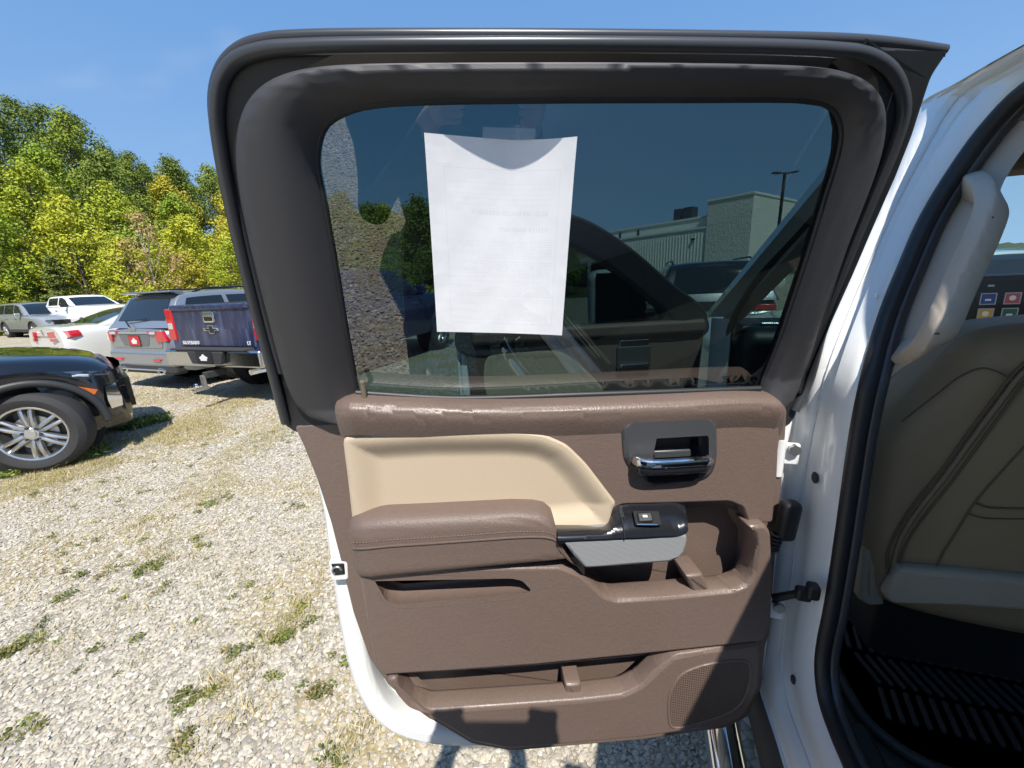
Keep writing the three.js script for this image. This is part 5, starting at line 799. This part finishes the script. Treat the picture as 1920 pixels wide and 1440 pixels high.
{ const psi = rad(24), t = at(86, 640, 8.3), car = thing('white_sedan', 'pearl white sedan with slanted red tail lights behind the black SUV', 'car', [t.x, 0, t.z], -psi); sedan(car, paint([0.66, 0.65, 0.60], 0.3, 0.1)); }
// --- black SUV with its nose in view
{
  const psi = rad(43), w = ground(98, 882), L = 4.9, F = fwd(psi), Q = rgt(psi), W = 0.985, R = 0.385, front = 0.68;
  const t = w.clone().addScaledVector(Q, -(W - 0.02)).addScaledVector(F, -(L - front)); const car = thing('black_suv', 'glossy black SUV with bright ten spoke alloy wheels and amber side marker', 'car', [t.x, 0, t.z], -psi);
  const P = mat([0.008, 0.0085, 0.011], 0.18, { clearcoat: 1, clearcoatRoughness: 0.02 });
  const o = { L, W, H: 1.79, R, rear: 1.1, front, belt: 1.16, hood: 1.08, paintMat: P, rails: M.blackGloss, wheelStyle: 1, spokes: 6, rimR: 0.262, rim: mat([0.62, 0.62, 0.62], 0.28, { metalness: 0.9 }), arch: mat([0.03, 0.031, 0.033], 0.5) };
  suv(car, o);
  car.children.filter(c => c.name === 'wheel' && c.position.z < -2.5).forEach(c => { c.rotation.y -= rad(24); });          // front wheels left on lock
  for (const s of [1, -1]) {
    const S = g => { if (s < 0) g.scale(-1, 1, 1); return g; };
    // slim upper lamp, lower lamp, marker, splash guard
    const row = (z, y0, y1, x) => [V3(x, y0, -z), V3(x + 0.012, (y0 + y1) / 2, -z), V3(x, y1, -z)];
    part('headlight', S(sheet([row(L - 0.66, 0.915, 0.93, W - 0.04), row(L - 0.5, 0.865, 0.925, W - 0.055), row(L - 0.34, 0.83, 0.905, W - 0.09), row(L - 0.2, 0.80, 0.87, W - 0.16), row(L - 0.1, 0.79, 0.84, W - 0.235)], { crease: 1 })), M.lensDark, car);
    part('headlight_lens', S(sheet([row(L - 0.36, 0.842, 0.875, W - 0.076), row(L - 0.3, 0.835, 0.87, W - 0.095), row(L - 0.25, 0.828, 0.855, W - 0.118)], { crease: 1 })), M.lensClear, car);
    part('side_marker', S(sheet([[V3(W - 0.055, 0.765, -(L - 0.36)), V3(W - 0.045, 0.72, -(L - 0.385))], [V3(W - 0.10, 0.69, -(L - 0.22)), V3(W - 0.095, 0.645, -(L - 0.25))]])), M.amber, car);
    part('fog_lamp', S(sheet([[V3(W - 0.14, 0.7, -(L - 0.16)), V3(W - 0.21, 0.715, -(L - 0.08))], [V3(W - 0.115, 0.56, -(L - 0.17)), V3(W - 0.2, 0.56, -(L - 0.06))], [V3(W - 0.12, 0.47, -(L - 0.16)), V3(W - 0.2, 0.47, -(L - 0.07))]], { crease: 1 })), M.chrome, car);
    part('bumper_corner', S(sheet([0.86, 0.7, 0.55, 0.4, 0.27].map((y, i) => { const k = [0.03, 0, 0, 0.01, 0.06][i]; return [V3(W - 0.03 - k, y, -(L - 0.62 + 0.06 * i)), V3(W - 0.05 - k, y, -(L - 0.42)), V3(W - 0.11 - k, y, -(L - 0.22)), V3(W - 0.24 - k, y, -(L - 0.06 + k * 0.5)), V3(W - 0.5, y, -(L + 0.02 - k * 0.5)), V3(0, y, -(L + 0.04 - k * 0.5))]; }), { crease: 1.2 })), P, car);
    part('splash_guard', S(face([[0, 0], [0.14, 0.02], [0.1, 0.3], [0.0, 0.34]], 0, 0.02, 0.004, 0.02).applyMatrix4(new THREE.Matrix4().makeRotationY(Math.PI / 2)).translate(W - 0.075, 0.2, -(L - 0.6))), M.plastGrey, car);
  }
  part('hood_gap', tube([[L - 1.5, 0.13], [L - 1.0, 0.125], [L - 0.6, 0.15], [L - 0.3, 0.24]].map(([z, d]) => V3(W - d, 1.062 - 0.12 * sstep(L - 0.8, L - 0.2, z), -z)), 0.006, 30, 5), M.blackMatte, car);
  part('grille', noseFace([[-0.55, 0.4], [0.55, 0.4], [0.62, 0.74], [-0.62, 0.74]], L + 0.02, -0.06, 0.024), M.blackGloss, car); part('front_lip', box(1.3, 0.06, 0.24, 0, 0.25, -(L - 0.2), 0.02), M.plastGrey, car);
}
// --- farther cars
const nose = (car, L, y0, y1, W, lampY) => { part('grille', noseFace([[-W * 0.55, y0], [W * 0.55, y0], [W * 0.6, y1], [-W * 0.6, y1]], L, -0.02, 0.05), M.blackGloss, car); for (const s of [1, -1]) part('headlight', noseFace((p => s > 0 ? p : mirX(p))([[W * 0.55, lampY - 0.05], [W * 0.9, lampY - 0.04], [W * 0.92, lampY + 0.05], [W * 0.55, lampY + 0.04]]), L, -0.1, 0.04), M.lensClear, car); };
{
  const psi = rad(112), L = 4.8, w = ground(68, 634), t = w.clone().addScaledVector(rgt(psi), -0.9).addScaledVector(fwd(psi), -(L - 1)); const car = thing('silver_suv', 'silver crossover parked nose first below the wooded hill', 'car', [t.x, 0, t.z], -psi);
  const P = paint([0.42, 0.44, 0.46], 0.3, 0.5); suv(car, { L, W: 0.93, H: 1.7, R: 0.36, rear: 1.0, front: 0.95, belt: 1.08, hood: 1.04, paintMat: P, spokes: 10, arch: M.plastGrey }); nose(car, L, 0.42, 0.82, 0.85, 0.88);
}
{ const psi = rad(110), t = at(100, 588, 21.5), car = thing('far_white_pickup', 'white crew cab pickup parked behind the silver crossover', 'pickup truck', [t.x, 0, t.z], -psi); pickup(car, { L: 5.8, W: 1.0, R: 0.41, paintMat: M.white, mirror: M.blackSatin }); nose(car, 5.8, 0.7, 1.05, 0.95, 1.0); }
{ const psi = rad(17), t = at(1345, 560, 6.4), car = thing('dark_suv', 'dark SUV seen through the tinted door window', 'car', [t.x, 0, t.z], -psi), P = paint([0.03, 0.035, 0.045], 0.25, 0.3); suv(car, { L: 4.9, W: 0.96, H: 1.76, R: 0.38, rear: 1.05, front: 0.95, belt: 1.12, hood: 1.08, paintMat: P, rails: M.blackGloss });
  for (const s of [1, -1]) part('tail_light', face((p => s > 0 ? p : mirX(p))([[0.5, 0.95], [0.84, 0.95], [0.84, 1.04], [0.5, 1.04]]), -0.06, 0.03, 0.01, 0.02), M.redLens, car); part('chrome_band', face([[-0.5, 0.9], [0.5, 0.9], [0.5, 0.94], [-0.5, 0.94]], -0.04, 0.03, 0.006, 0.01), M.chromeBrush, car); }
{ const psi = rad(185), t = at(1172, 540, 31), car = thing('distant_white_pickup', 'white pickup parked facing the lot in front of the metal building', 'pickup truck', [t.x, 0, t.z], -psi); pickup(car, { L: 5.8, W: 1.0, R: 0.41, paintMat: M.white }); nose(car, 5.8, 0.7, 1.05, 0.95, 1.0); }
{ const psi = rad(20), t = at(1262, 540, 14), car = thing('distant_black_car', 'black sedan parked between the dark SUV and the metal building', 'car', [t.x, 0, t.z], -psi); sedan(car, paint([0.015, 0.016, 0.02], 0.2, 0.2)); }
{ const psi = rad(12), t = at(1905, 560, 8.6), car = thing('teal_suv', 'pale teal SUV ahead, seen through the windshield of the white truck', 'car', [t.x, 0, t.z], -psi), P = paint([0.30, 0.42, 0.43], 0.3, 0.4); suv(car, { L: 4.8, W: 0.94, H: 1.76, R: 0.37, rear: 1.05, front: 0.95, belt: 1.12, hood: 1.06, paintMat: P, rails: M.chromeBrush });
  for (const s of [1, -1]) part('tail_light', face((p => s > 0 ? p : mirX(p))([[0.4, 1.0], [0.86, 1.0], [0.86, 1.09], [0.4, 1.06]]), -0.08, 0.03, 0.01, 0.02), M.redLens, car); part('chrome_band', face([[-0.9, 0.95], [0.9, 0.95], [0.9, 0.985], [-0.9, 0.985]], -0.04, 0.03, 0.006, 0.01), M.chromeBrush, car); part('rear_wiper', bar(V3(-0.3, 1.2, -0.08), V3(0.3, 1.23, -0.1), 0.014), M.blackSatin, car); }
// ================================================================ FOREST ON THE HILL
{
  const leafGeo = (cx, cy, cz, nx, ny, nz, s, out) => { // a small folded leaf spray of two faces
    const n = V3(nx, ny, nz).normalize(), a = V3(rr(-1, 1), rr(-1, 1), rr(-1, 1)).cross(n).normalize(), b = n.clone().cross(a); const c = V3(cx, cy, cz), w = s * rr(0.32, 0.55);
    const p0 = c.clone().addScaledVector(a, -s * 0.5), p1 = c.clone().addScaledVector(b, w).addScaledVector(n, s * 0.12), p2 = c.clone().addScaledVector(a, s * 0.5), p3 = c.clone().addScaledVector(b, -w).addScaledVector(n, s * 0.12);
    out.push(p0.x, p0.y, p0.z, p1.x, p1.y, p1.z, p2.x, p2.y, p2.z, p0.x, p0.y, p0.z, p2.x, p2.y, p2.z, p3.x, p3.y, p3.z);
  };
  function crownGeo(h, rad0, n, leaf, shape) { // clumps on branch ends spread through the crown
    const out = [], clumps = []; const m = 60 + Math.floor(rnd() * 22);
    for (let i = 0; i < m; i++) { const t = Math.pow(rnd(), 0.85), y = h * (0.06 + 0.94 * t), env = shape === 'cone' ? Math.pow(1 - t, 0.8) * 1.05 + 0.04 : Math.sin(Math.PI * Math.pow(0.10 + 0.88 * t, 0.8)) * 1.0, a = rr(0, 6.2832), r = rad0 * env * Math.sqrt(rr(0.12, 1)); clumps.push([Math.cos(a) * r, y, Math.sin(a) * r, rad0 * rr(0.2, 0.36) * (shape === 'cone' ? 0.7 : 1)]); }
    for (let i = 0; i < n; i++) { const [x, y, z, s] = clumps[Math.floor(rnd() * m)]; const u = rr(-1, 1), a = rr(0, 6.2832), q = Math.sqrt(1 - u * u), k = s * Math.pow(rnd(), 0.4); const dx = Math.cos(a) * q, dz = Math.sin(a) * q; leafGeo(x + dx * k, y + u * k * 0.8, z + dz * k, dx + rr(-0.7, 0.7), u + 0.5 + rr(-0.5, 0.7), dz + rr(-0.7, 0.7), leaf * rr(0.6, 1.3), out); }
    const g = new THREE.BufferGeometry(); g.setAttribute('position', new THREE.Float32BufferAttribute(out, 3)); g.computeVertexNormals(); return { g, clumps };
  }
  const foliage = c => mat(c, 0.75, { transmission: 0.22, thickness: 0, ior: 1.3 });
  const bark = mat([0.11, 0.09, 0.07], 0.9), barkPale = mat([0.32, 0.29, 0.24], 0.9);
  const kinds = {
    maple: { cols: [[0.38, 0.43, 0.035], [0.48, 0.49, 0.04], [0.29, 0.385, 0.035], [0.50, 0.45, 0.05]], shape: 'round', label: ['yellow green broadleaf tree on the hillside', 'bright yellow broadleaf tree on the hillside', 'fresh green broadleaf tree on the hillside', 'golden leaved broadleaf tree on the hillside'] },
    oak: { cols: [[0.16, 0.215, 0.032], [0.25, 0.31, 0.035]], shape: 'round', label: ['dark green oak along the ridge of the hill', 'mid green oak along the ridge of the hill'] },
    cedar: { cols: [[0.16, 0.20, 0.035]], shape: 'cone', label: ['dull green cedar at the foot of the hill'] },
    rust: { cols: [[0.46, 0.33, 0.15]], shape: 'round', label: ['rust and pink leaved tree with pale trunk among green trees'] },
  };
  const protos = {};
  const make = (kind, ci) => {
    const k = kinds[kind], H = kind === 'cedar' ? 6 : 8.2, rad0 = kind === 'cedar' ? 1.7 : 2.7, lift = kind === 'cedar' ? 0.2 : 0.5, t = new THREE.Group();
    const { g, clumps } = crownGeo(H - lift, rad0, kind === 'rust' ? 2000 : 6200, kind === 'cedar' ? 0.16 : 0.185, k.shape); g.translate(0, lift, 0);
    const wood = [bar(V3(0, -0.6, 0), V3(0.1, lift + 0.8, 0), 0.15, 8), bar(V3(0.1, lift + 0.7, 0), V3(0.0, H * 0.75, 0.1), 0.09, 7)]; clumps.filter((_, i) => i % 5 === 0).forEach(([x, y, z]) => wood.push(bar(V3(0.05, Math.max(lift * 0.8, lift + y * 0.55), 0), V3(x * 0.9, lift + y, z * 0.9), 0.032, 5)));
    part('trunk', wood, kind === 'rust' ? barkPale : bark, t); part('crown', g, foliage(k.cols[ci]), t); return t;
  };
  for (const kind in kinds) kinds[kind].cols.forEach((_, ci) => { for (let v = 0; v < (kind === 'maple' ? 2 : 1); v++) (protos[kind + ci] ??= []).push(make(kind, ci)); });
  const used = new Set();
  const plant = (kind, ci, x, z, s, group, name = kind === 'cedar' ? 'cedar_tree' : kind === 'oak' ? 'oak_tree' : 'hillside_tree') => {
    const list = protos[kind + ci], p = list[Math.floor(rnd() * list.length)], t = p.clone(); t.name = numbered(name); t.position.set(x, hillY(x, z), z); t.rotation.y = rr(0, 6.28); t.scale.set(s * rr(0.88, 1.15), s * rr(0.9, 1.12), s * rr(0.88, 1.15)); scene.add(t); tag(t, kinds[kind].label[ci], 'tree', group); return t;
  };
  const polar = (th, r) => [Math.sin(rad(th)) * r, -Math.cos(rad(th)) * r];
  const rows = [[36.5, 3.0, 'edge'], [39.5, 3.5, 'low'], [43.5, 4.2, 'low'], [48, 4.4, 'mid'], [53, 4.6, 'mid'], [57, 4.0, 'top'], [61, 3.8, 'top'], [66, 3.6, 'top']];
  rows.forEach(([r0, gap, zone], ri) => { for (let th = -57 + ri * 1.7; th < 9; th += gap / r0 * 57.3 * rr(0.8, 1.15)) {
    const r = r0 + rr(-1.6, 1.6), [x, z] = polar(th, r); let kind = 'maple', ci; const n = rnd();
    const high = zone === 'top' || (zone === 'mid' && n > 0.68);
    if (th > -27 && n < 0.75) { kind = 'oak'; ci = n < 0.35 ? 0 : 1; } else if (high) { kind = 'oak'; ci = n > 0.75 ? 1 : 0; } else if (zone === 'edge' && n < 0.3) { kind = 'cedar'; ci = 0; } else { const k = rnd(); ci = k < 0.36 ? 0 : k < 0.66 ? 1 : k < 0.92 ? 2 : 3; }
    const s = zone === 'edge' ? rr(0.5, 0.72) : zone === 'top' ? rr(0.75, 1.12) : rr(0.8, 1.08);
    plant(kind, ci, x, z, s, kind === 'oak' ? 'oaks along the ridge' : kind === 'cedar' ? 'cedars at the foot of the hill' : 'broadleaf trees on the hillside');
  } });
  { const [x, z] = polar(-40.6, 34.6); plant('rust', 0, x, z, 0.72, null, 'rust_leaved_tree'); }
  // undergrowth at the foot of the slope reads as one mass
  const out = []; for (let i = 0; i < 9000; i++) { const th = rr(-58, 8), r = rr(35, 38), [x, z] = polar(th, r), y = hillY(x, z), hgt = 1.5 * Math.pow(rnd(), 1.4) * (0.5 + fbm(th * 0.35 + 30, r * 0.3, 64, 2, 61)); leafGeo(x, y + hgt, z, rr(-1, 1), rr(0, 1), rr(-0.2, 1), rr(0.14, 0.34), out); }
  const g = new THREE.BufferGeometry(); g.setAttribute('position', new THREE.Float32BufferAttribute(out, 3)); g.computeVertexNormals();
  tag(part('undergrowth', g, foliage([0.34, 0.31, 0.06]), scene), 'tangled yellow green undergrowth along the foot of the hill', 'undergrowth', null, 'stuff');
}
// ================================================================ BEYOND, SEEN THROUGH THE DOOR GLASS
{ // far wooded hills
  const pos = [], idx = []; const n = 220; for (let k = 0; k <= n; k++) { const th = rad(lerp(-10, 75, k / n)), d = 175, b = 3.0 + 6.5 * fbm(k * 0.06, 3, 64, 3, 71) + 1.2 * hash2(k, 5); [[d, -0.5], [d + 6, b * 0.7], [d + 14, b], [d + 40, -0.5]].forEach(([r, y]) => pos.push(Math.sin(th) * r, y, -Math.cos(th) * r)); }
  for (let k = 0; k < n; k++) for (let j = 0; j < 3; j++) { const a = k * 4 + j; idx.push(a, a + 4, a + 5, a, a + 5, a + 1); }
  const g = new THREE.BufferGeometry(); g.setAttribute('position', new THREE.Float32BufferAttribute(pos, 3)); g.setIndex(idx); g.computeVertexNormals();
  tag(part('far_hills', g, mat([0.05, 0.07, 0.03], 0.95), scene), 'low dark wooded hills beyond the metal building', 'hills', null, 'structure');
}
{
  const A = ground(1322, 560).clone(), a = at(1322, 500, 40), b = at(1040, 500, 57), dir = b.clone().sub(a).setY(0), len = dir.length(), ang = Math.atan2(-dir.z, dir.x);
  const B = thing('metal_building', 'pale ribbed metal building with tall stone end block', 'building', [a.x, 0, a.z], ang);     // local x runs along the wall away from the near corner, local +z or -z faces the lot
  const cream = mat([0.78, 0.79, 0.72], 0.6), stone = mat([0.66, 0.65, 0.57], 0.85, { bumpMap: gravelBump, bumpScale: 0.03 }), dark = mat([0.04, 0.045, 0.055], 0.4);
  const toCam = V3(-a.x, 0, -a.z), nz = V3(Math.sin(ang), 0, Math.cos(ang)), f = toCam.dot(nz) > 0 ? 1 : -1;
  part('front_wall', [box(len, 5.9, 0.3, len / 2, 2.95, -f * 0.15, 0.01)], cream, B);
  for (let i = 0; i < 64; i++) part('wall_rib', box(0.09, 5.5, 0.05, 0.25 + i * (len - 0.5) / 63, 2.8, f * 0.02, 0.01), cream, B);
  part('wall_coping', [box(len + 0.1, 0.22, 0.5, len / 2, 5.98, -f * 0.15, 0.02)], mat([0.7, 0.72, 0.66], 0.5), B);
  part('rear_block', [box(len * 0.95, 7.0, 9, len * 0.5, 3.5, -f * 5.2, 0.02)], cream, B); part('rear_coping', [box(len * 0.96, 0.2, 9.2, len * 0.5, 7.08, -f * 5.2, 0.02)], mat([0.7, 0.72, 0.66], 0.5), B);
  part('end_block', [box(4.2, 8.3, 9.5, -2.0, 4.15, -f * 4.6, 0.02)], stone, B); part('end_block_coping', [box(4.4, 0.2, 9.7, -2.0, 8.35, -f * 4.6, 0.02)], mat([0.7, 0.72, 0.66], 0.5), B);
  for (const x of [2.6, 5.2, 8.0]) { part('wall_vent', box(0.25, 0.7, 0.1, x + 6, 6.45, -f * 0.66, 0.01), dark, B); }
  part('roof_unit', [box(1.0, 1.3, 1.2, 3.2, 7.8, -f * 2.2, 0.03)], dark, B); part('roof_unit', [box(0.8, 1.3, 1.2, 4.4, 7.8, -f * 2.2, 0.03)], dark, B);
  for (const x of [len * 0.62, len * 0.78, len * 0.92]) { const d = sub('garage_door', B); part('door_leaf', box(2.9, 3.6, 0.1, x, 1.8, f * 0.03, 0.02), dark, d); for (let k = 1; k < 5; k++) part('door_rib', box(2.9, 0.05, 0.04, x, k * 0.72, f * 0.1, 0.01), M.plastGrey, d); }
  part('wall_lamp', box(0.3, 0.2, 0.25, 1.4, 5.0, f * 0.12, 0.03), dark, B);
}
{
  const p = at(1398, 470, 50), h = at(1404, 392, 50).y, F = thing('flagpole', 'tall pale flagpole beside the metal building', 'flagpole', [p.x, 0, p.z]);
  part('pole', [bar(V3(0, 0, 0), V3(0, h, 0), 0.07, 12)], M.chromeBrush, F); const bl = new THREE.SphereGeometry(0.13, 12, 8); bl.translate(0, h + 0.08, 0); part('finial', bl, M.chromeBrush, F);
  const flag = thing('flag', 'striped national flag flying from the flagpole', 'flag', [p.x, 0, p.z]); const red = mat([0.5, 0.03, 0.04], 0.8), wht = mat([0.75, 0.75, 0.75], 0.8), blu = mat([0.03, 0.05, 0.2], 0.8);
  const W = 1.35, Hh = 1.05, y0 = h - 0.25, wave = (u, v) => V3(-0.08 - u * W * 0.82, y0 - v * Hh - u * u * 0.55, 0.18 * Math.sin(u * 5 + v)); const strip = (u0, u1, v0, v1) => { const r = []; for (let j = 0; j <= 1; j++) { const q = []; for (let i = 0; i <= 8; i++) q.push(wave(lerp(u0, u1, i / 8), lerp(v0, v1, j))); r.push(q); } return sheet(r, { crease: 2 }); };
  for (let i = 0; i < 13; i++) part('stripe', strip(i < 7 ? 0.4 : 0, 1, i / 13, (i + 1) / 13), i % 2 ? wht : red, flag); part('canton', strip(0, 0.4, 0, 7 / 13), blu, flag);
}
{ const p = at(1455, 470, 22), h = at(1461, 333, 22).y, F = thing('parking_lot_lamp', 'dark lot lamp on a tall pole with two flat heads', 'lamp post', [p.x, 0, p.z]); part('pole', bar(V3(0, 0, 0), V3(0, h, 0), 0.08, 10), M.blackSatin, F); part('cross_arm', box(0.9, 0.06, 0.06, 0, h, 0, 0.01), M.blackSatin, F); for (const s of [1, -1]) part('lamp_head', place(box(0.4, 0.07, 0.28, 0, 0, 0, 0.02), s * 0.45, h + 0.02, 0, 0, 0, s * 0.08), M.blackSatin, F); part('lamp_base', cyl(0.22, 0.24, 0.7, 16).translate(0, 0.35, 0), mat([0.4, 0.39, 0.36], 0.9), F); }
{ // roadside sign with golden arches
  const p = at(1384, 480, 88), S = thing('roadside_sign', 'tall roadside sign with golden double arch', 'sign', [p.x, 0, p.z], -0.45), y = at(1384, 468, 88).y; part('post', bar(V3(0, 0, 0), V3(0, y, 0), 0.14, 10), M.plastGrey, S);
  const arch = x => tube([V3(x - 0.85, y - 1.1, 0), V3(x - 0.72, y + 0.4, 0), V3(x - 0.3, y + 1.25, 0), V3(x, y + 1.4, 0), V3(x + 0.3, y + 1.25, 0), V3(x + 0.72, y + 0.4, 0), V3(x + 0.85, y - 1.1, 0)], 0.2, 30, 8); part('arch', arch(-0.85), mat([0.85, 0.5, 0.02], 0.4), S); part('arch', arch(0.85), mat([0.85, 0.5, 0.02], 0.4), S);
}
// ================================================================ THE PHOTOGRAPHER, mirrored in the glass and casting the hand's shadow on the door
{
  const camQ = new THREE.Quaternion().setFromEuler(new THREE.Euler(-PITCH, 0, -ROLL, 'YXZ')), onCam = (x, y, z) => V3(x, y, z).applyQuaternion(camQ).add(EYE);
  const body = [], C = (a, b, ra, rb) => body.push([a, b, ra, rb]);
  const px = -0.09, pz = 0.42, hipL = V3(px - 0.1, 0.92, pz + 0.03), hipR = V3(px + 0.1, 0.92, pz + 0.03), chest = V3(px, 1.28, pz), neck = V3(px, 1.47, pz - 0.01), head = V3(px, 1.62, pz - 0.03);
  const shL = V3(px - 0.19, 1.4, pz), shR = V3(px + 0.19, 1.4, pz), wrL = onCam(-0.075, -0.05, 0.075), wrR = onCam(0.17, -0.055, 0.075), elL = V3(px - 0.235, 1.17, pz - 0.12), elR = V3(px + 0.33, 1.2, pz - 0.18);
  C(V3(px, 0.98, pz + 0.02), chest, 0.15, 0.165); C(V3(px - 0.09, 1.3, pz), V3(px + 0.09, 1.3, pz), 0.135, 0.135); C(shL, shR, 0.075, 0.075); C(neck, V3(px, 1.52, pz - 0.02), 0.06, 0.056); C(head, head.clone().add(V3(0, 0.05, 0.01)), 0.085, 0.092); C(head.clone().add(V3(0, -0.06, -0.03)), head, 0.05, 0.07); C(head.clone().add(V3(0, 0, -0.085)), head.clone().add(V3(0, -0.02, -0.095)), 0.012, 0.016);
  C(head.clone().add(V3(-0.09, 0, 0)), head.clone().add(V3(-0.09, -0.03, 0.005)), 0.018, 0.014); C(head.clone().add(V3(0.09, 0, 0)), head.clone().add(V3(0.09, -0.03, 0.005)), 0.018, 0.014);
  C(shL, elL, 0.058, 0.046); C(elL, wrL, 0.044, 0.029); C(shR, elR, 0.058, 0.046); C(elR, wrR, 0.044, 0.029);
  for (const [h, s] of [[hipL, -1], [hipR, 1]]) { const k = s < 0 ? V3(px - 0.2, 0.5, pz - 0.06) : V3(px + 0.11, 0.49, pz - 0.01), f = s < 0 ? V3(px - 0.27, 0.1, pz - 0.08) : V3(px + 0.12, 0.1, pz + 0.04); C(h, k, 0.098, 0.06); C(k, f, 0.062, 0.042); C(f.clone().add(V3(0, -0.045, 0.03)), f.clone().add(V3(s * 0.03, -0.06, -0.16)), 0.045, 0.038); }
  const field = (caps, lo, hi, n, blend, name) => {
    const mc = new MarchingCubes(n, new THREE.MeshBasicMaterial(), false, false, 200000); mc.isolation = 0; const size = Math.max(hi.x - lo.x, hi.y - lo.y, hi.z - lo.z) / 2, c = lo.clone().add(hi).multiplyScalar(0.5), p = V3(), d = V3(), e = V3();
    for (let k = 0; k < n; k++) for (let j = 0; j < n; j++) for (let i = 0; i < n; i++) { p.set((i - n / 2) / (n / 2), (j - n / 2) / (n / 2), (k - n / 2) / (n / 2)).multiplyScalar(size).add(c); let s = 0; for (const [a, b, ra, rb] of caps) { d.subVectors(b, a); e.subVectors(p, a); const t = clamp(e.dot(d) / d.lengthSq(), 0, 1), q = e.addScaledVector(d, -t).length() - lerp(ra, rb, t); s += Math.exp(-q / blend); } mc.field[i + j * n + k * n * n] = s > 0 ? blend * Math.log(s) : -1; }
    mc.update(); const cnt = mc.count ?? mc.geometry.drawRange.count, pos = mc.positionArray.slice(0, cnt * 3), nor = mc.normalArray.slice(0, cnt * 3); const g = new THREE.BufferGeometry(); g.setAttribute('position', new THREE.Float32BufferAttribute(pos, 3)); g.scale(size, size, size); g.translate(c.x, c.y, c.z); const g2 = mergeVertices(g, 1e-4); g2.computeVertexNormals(); return g2;
  };
  const person = thing('person', 'person in dark clothes holding up a phone beside the open door', 'person', [0, 0, 0]);
  const g = field(body, V3(px - 0.95, -0.02, pz - 0.95), V3(px + 0.95, 1.88, pz + 0.95), 120, 0.014);
  const hands = []; for (const s of [-1, 1]) { const o = s < 0 ? -0.045 : 0.16, H = []; const q = (x, y, z) => onCam(o + s * x, y, z);
    H.push([q(0.02, -0.045, 0.07), q(0.012, 0.0, 0.05), 0.026, 0.024], [q(0.022, -0.02, 0.06), q(0.02, 0.02, 0.045), 0.02, 0.016]);
    [[0.034, 1], [0.014, 1.08], [-0.006, 1.0], [-0.026, 0.82]].forEach(([y, l], i) => { H.push([q(0.02, y, 0.045), q(0.016, y + 0.006, 0.012), 0.0095, 0.0085], [q(0.016, y + 0.006, 0.012), q(-0.03 * l, y + 0.008, 0.004 - 0.0), 0.0085, 0.0072]); });
    H.push([q(0.012, -0.03, 0.06), q(-0.012, -0.026, 0.035), 0.012, 0.01], [q(-0.012, -0.026, 0.035), q(-0.035, -0.012, 0.028), 0.0095, 0.008]);
    const lo = V3(9, 9, 9), hi = V3(-9, -9, -9); H.forEach(([a, b]) => { lo.min(a).min(b); hi.max(a).max(b); }); lo.addScalar(-0.04); hi.addScalar(0.04); hands.push(field(H.filter(([a, b]) => Math.min(a.distanceTo(EYE), b.distanceTo(EYE)) > 0.012), lo, hi, 52, 0.0035)); }
  const skin = [0.45, 0.28, 0.2], cloth = [0.02, 0.022, 0.028], trousers = [0.025, 0.03, 0.045];
  const col = (geo, f) => { geo = geo.index ? geo : mergeVertices(geo); const p = geo.attributes.position, c = []; const v = V3(); for (let i = 0; i < p.count; i++) { v.fromBufferAttribute(p, i); c.push(...f(v)); } geo.setAttribute('color', new THREE.Float32BufferAttribute(c, 3)); return geo; };
  col(g, v => v.distanceTo(wrL) < 0.05 || v.distanceTo(wrR) < 0.05 || (v.y > 1.5 && Math.hypot(v.x - px, v.z - pz) < 0.2) ? skin : v.y < 0.1 ? [0.03, 0.03, 0.03] : v.y < 0.98 && Math.hypot(v.x - px, v.z - pz) < 0.35 ? trousers : cloth);
  hands.forEach(h => col(h, () => skin));
  const merged = mergeGeometries([g, ...hands].map(q => { const r = new THREE.BufferGeometry(), s = q.index ? q.toNonIndexed() : q; r.setAttribute('position', s.attributes.position); r.setAttribute('normal', s.attributes.normal); r.setAttribute('color', s.attributes.color); return r; }));
  const bodyMesh = new THREE.Mesh(merged, mat([1, 1, 1], 0.8, { vertexColors: true })); bodyMesh.name = 'figure'; bodyMesh.castShadow = bodyMesh.receiveShadow = true; person.add(bodyMesh);
  const hair = new THREE.SphereGeometry(0.112, 24, 14, 0, 6.2832, 0, 1.75); hair.scale(0.92, 1.05, 1.08); hair.rotateX(0.5); hair.translate(head.x, head.y + 0.035, head.z + 0.012); part('hair', hair, mat([0.03, 0.02, 0.015], 0.7), person);
  for (const s of [-1, 1]) { const e = new THREE.SphereGeometry(0.012, 10, 8); e.translate(head.x + s * 0.033, head.y + 0.012, head.z - 0.078); part('eye', e, M.plateWhite, person); } const mo = box(0.045, 0.008, 0.01, head.x, head.y - 0.062, head.z - 0.077, 0.003); part('mouth', mo, mat([0.35, 0.14, 0.12], 0.6), person);
  const ph = thing('phone', 'dark phone held up in both hands beside the open door', 'phone', [EYE.x, EYE.y, EYE.z]); ph.quaternion.copy(camQ);
  part('phone_body', box(0.162, 0.076, 0.008, 0.065, 0, 0.022, 0.0038), M.blackGloss, ph); part('phone_screen', box(0.154, 0.07, 0.001, 0.065, 0, 0.0268, 0), M.carGlass, ph); const bump = box(0.03, 0.03, 0.003, 0.0, 0.0, 0.0165, 0.001); part('camera_bump', bump, M.blackSatin, ph);
}
renderer.render(scene, camera);
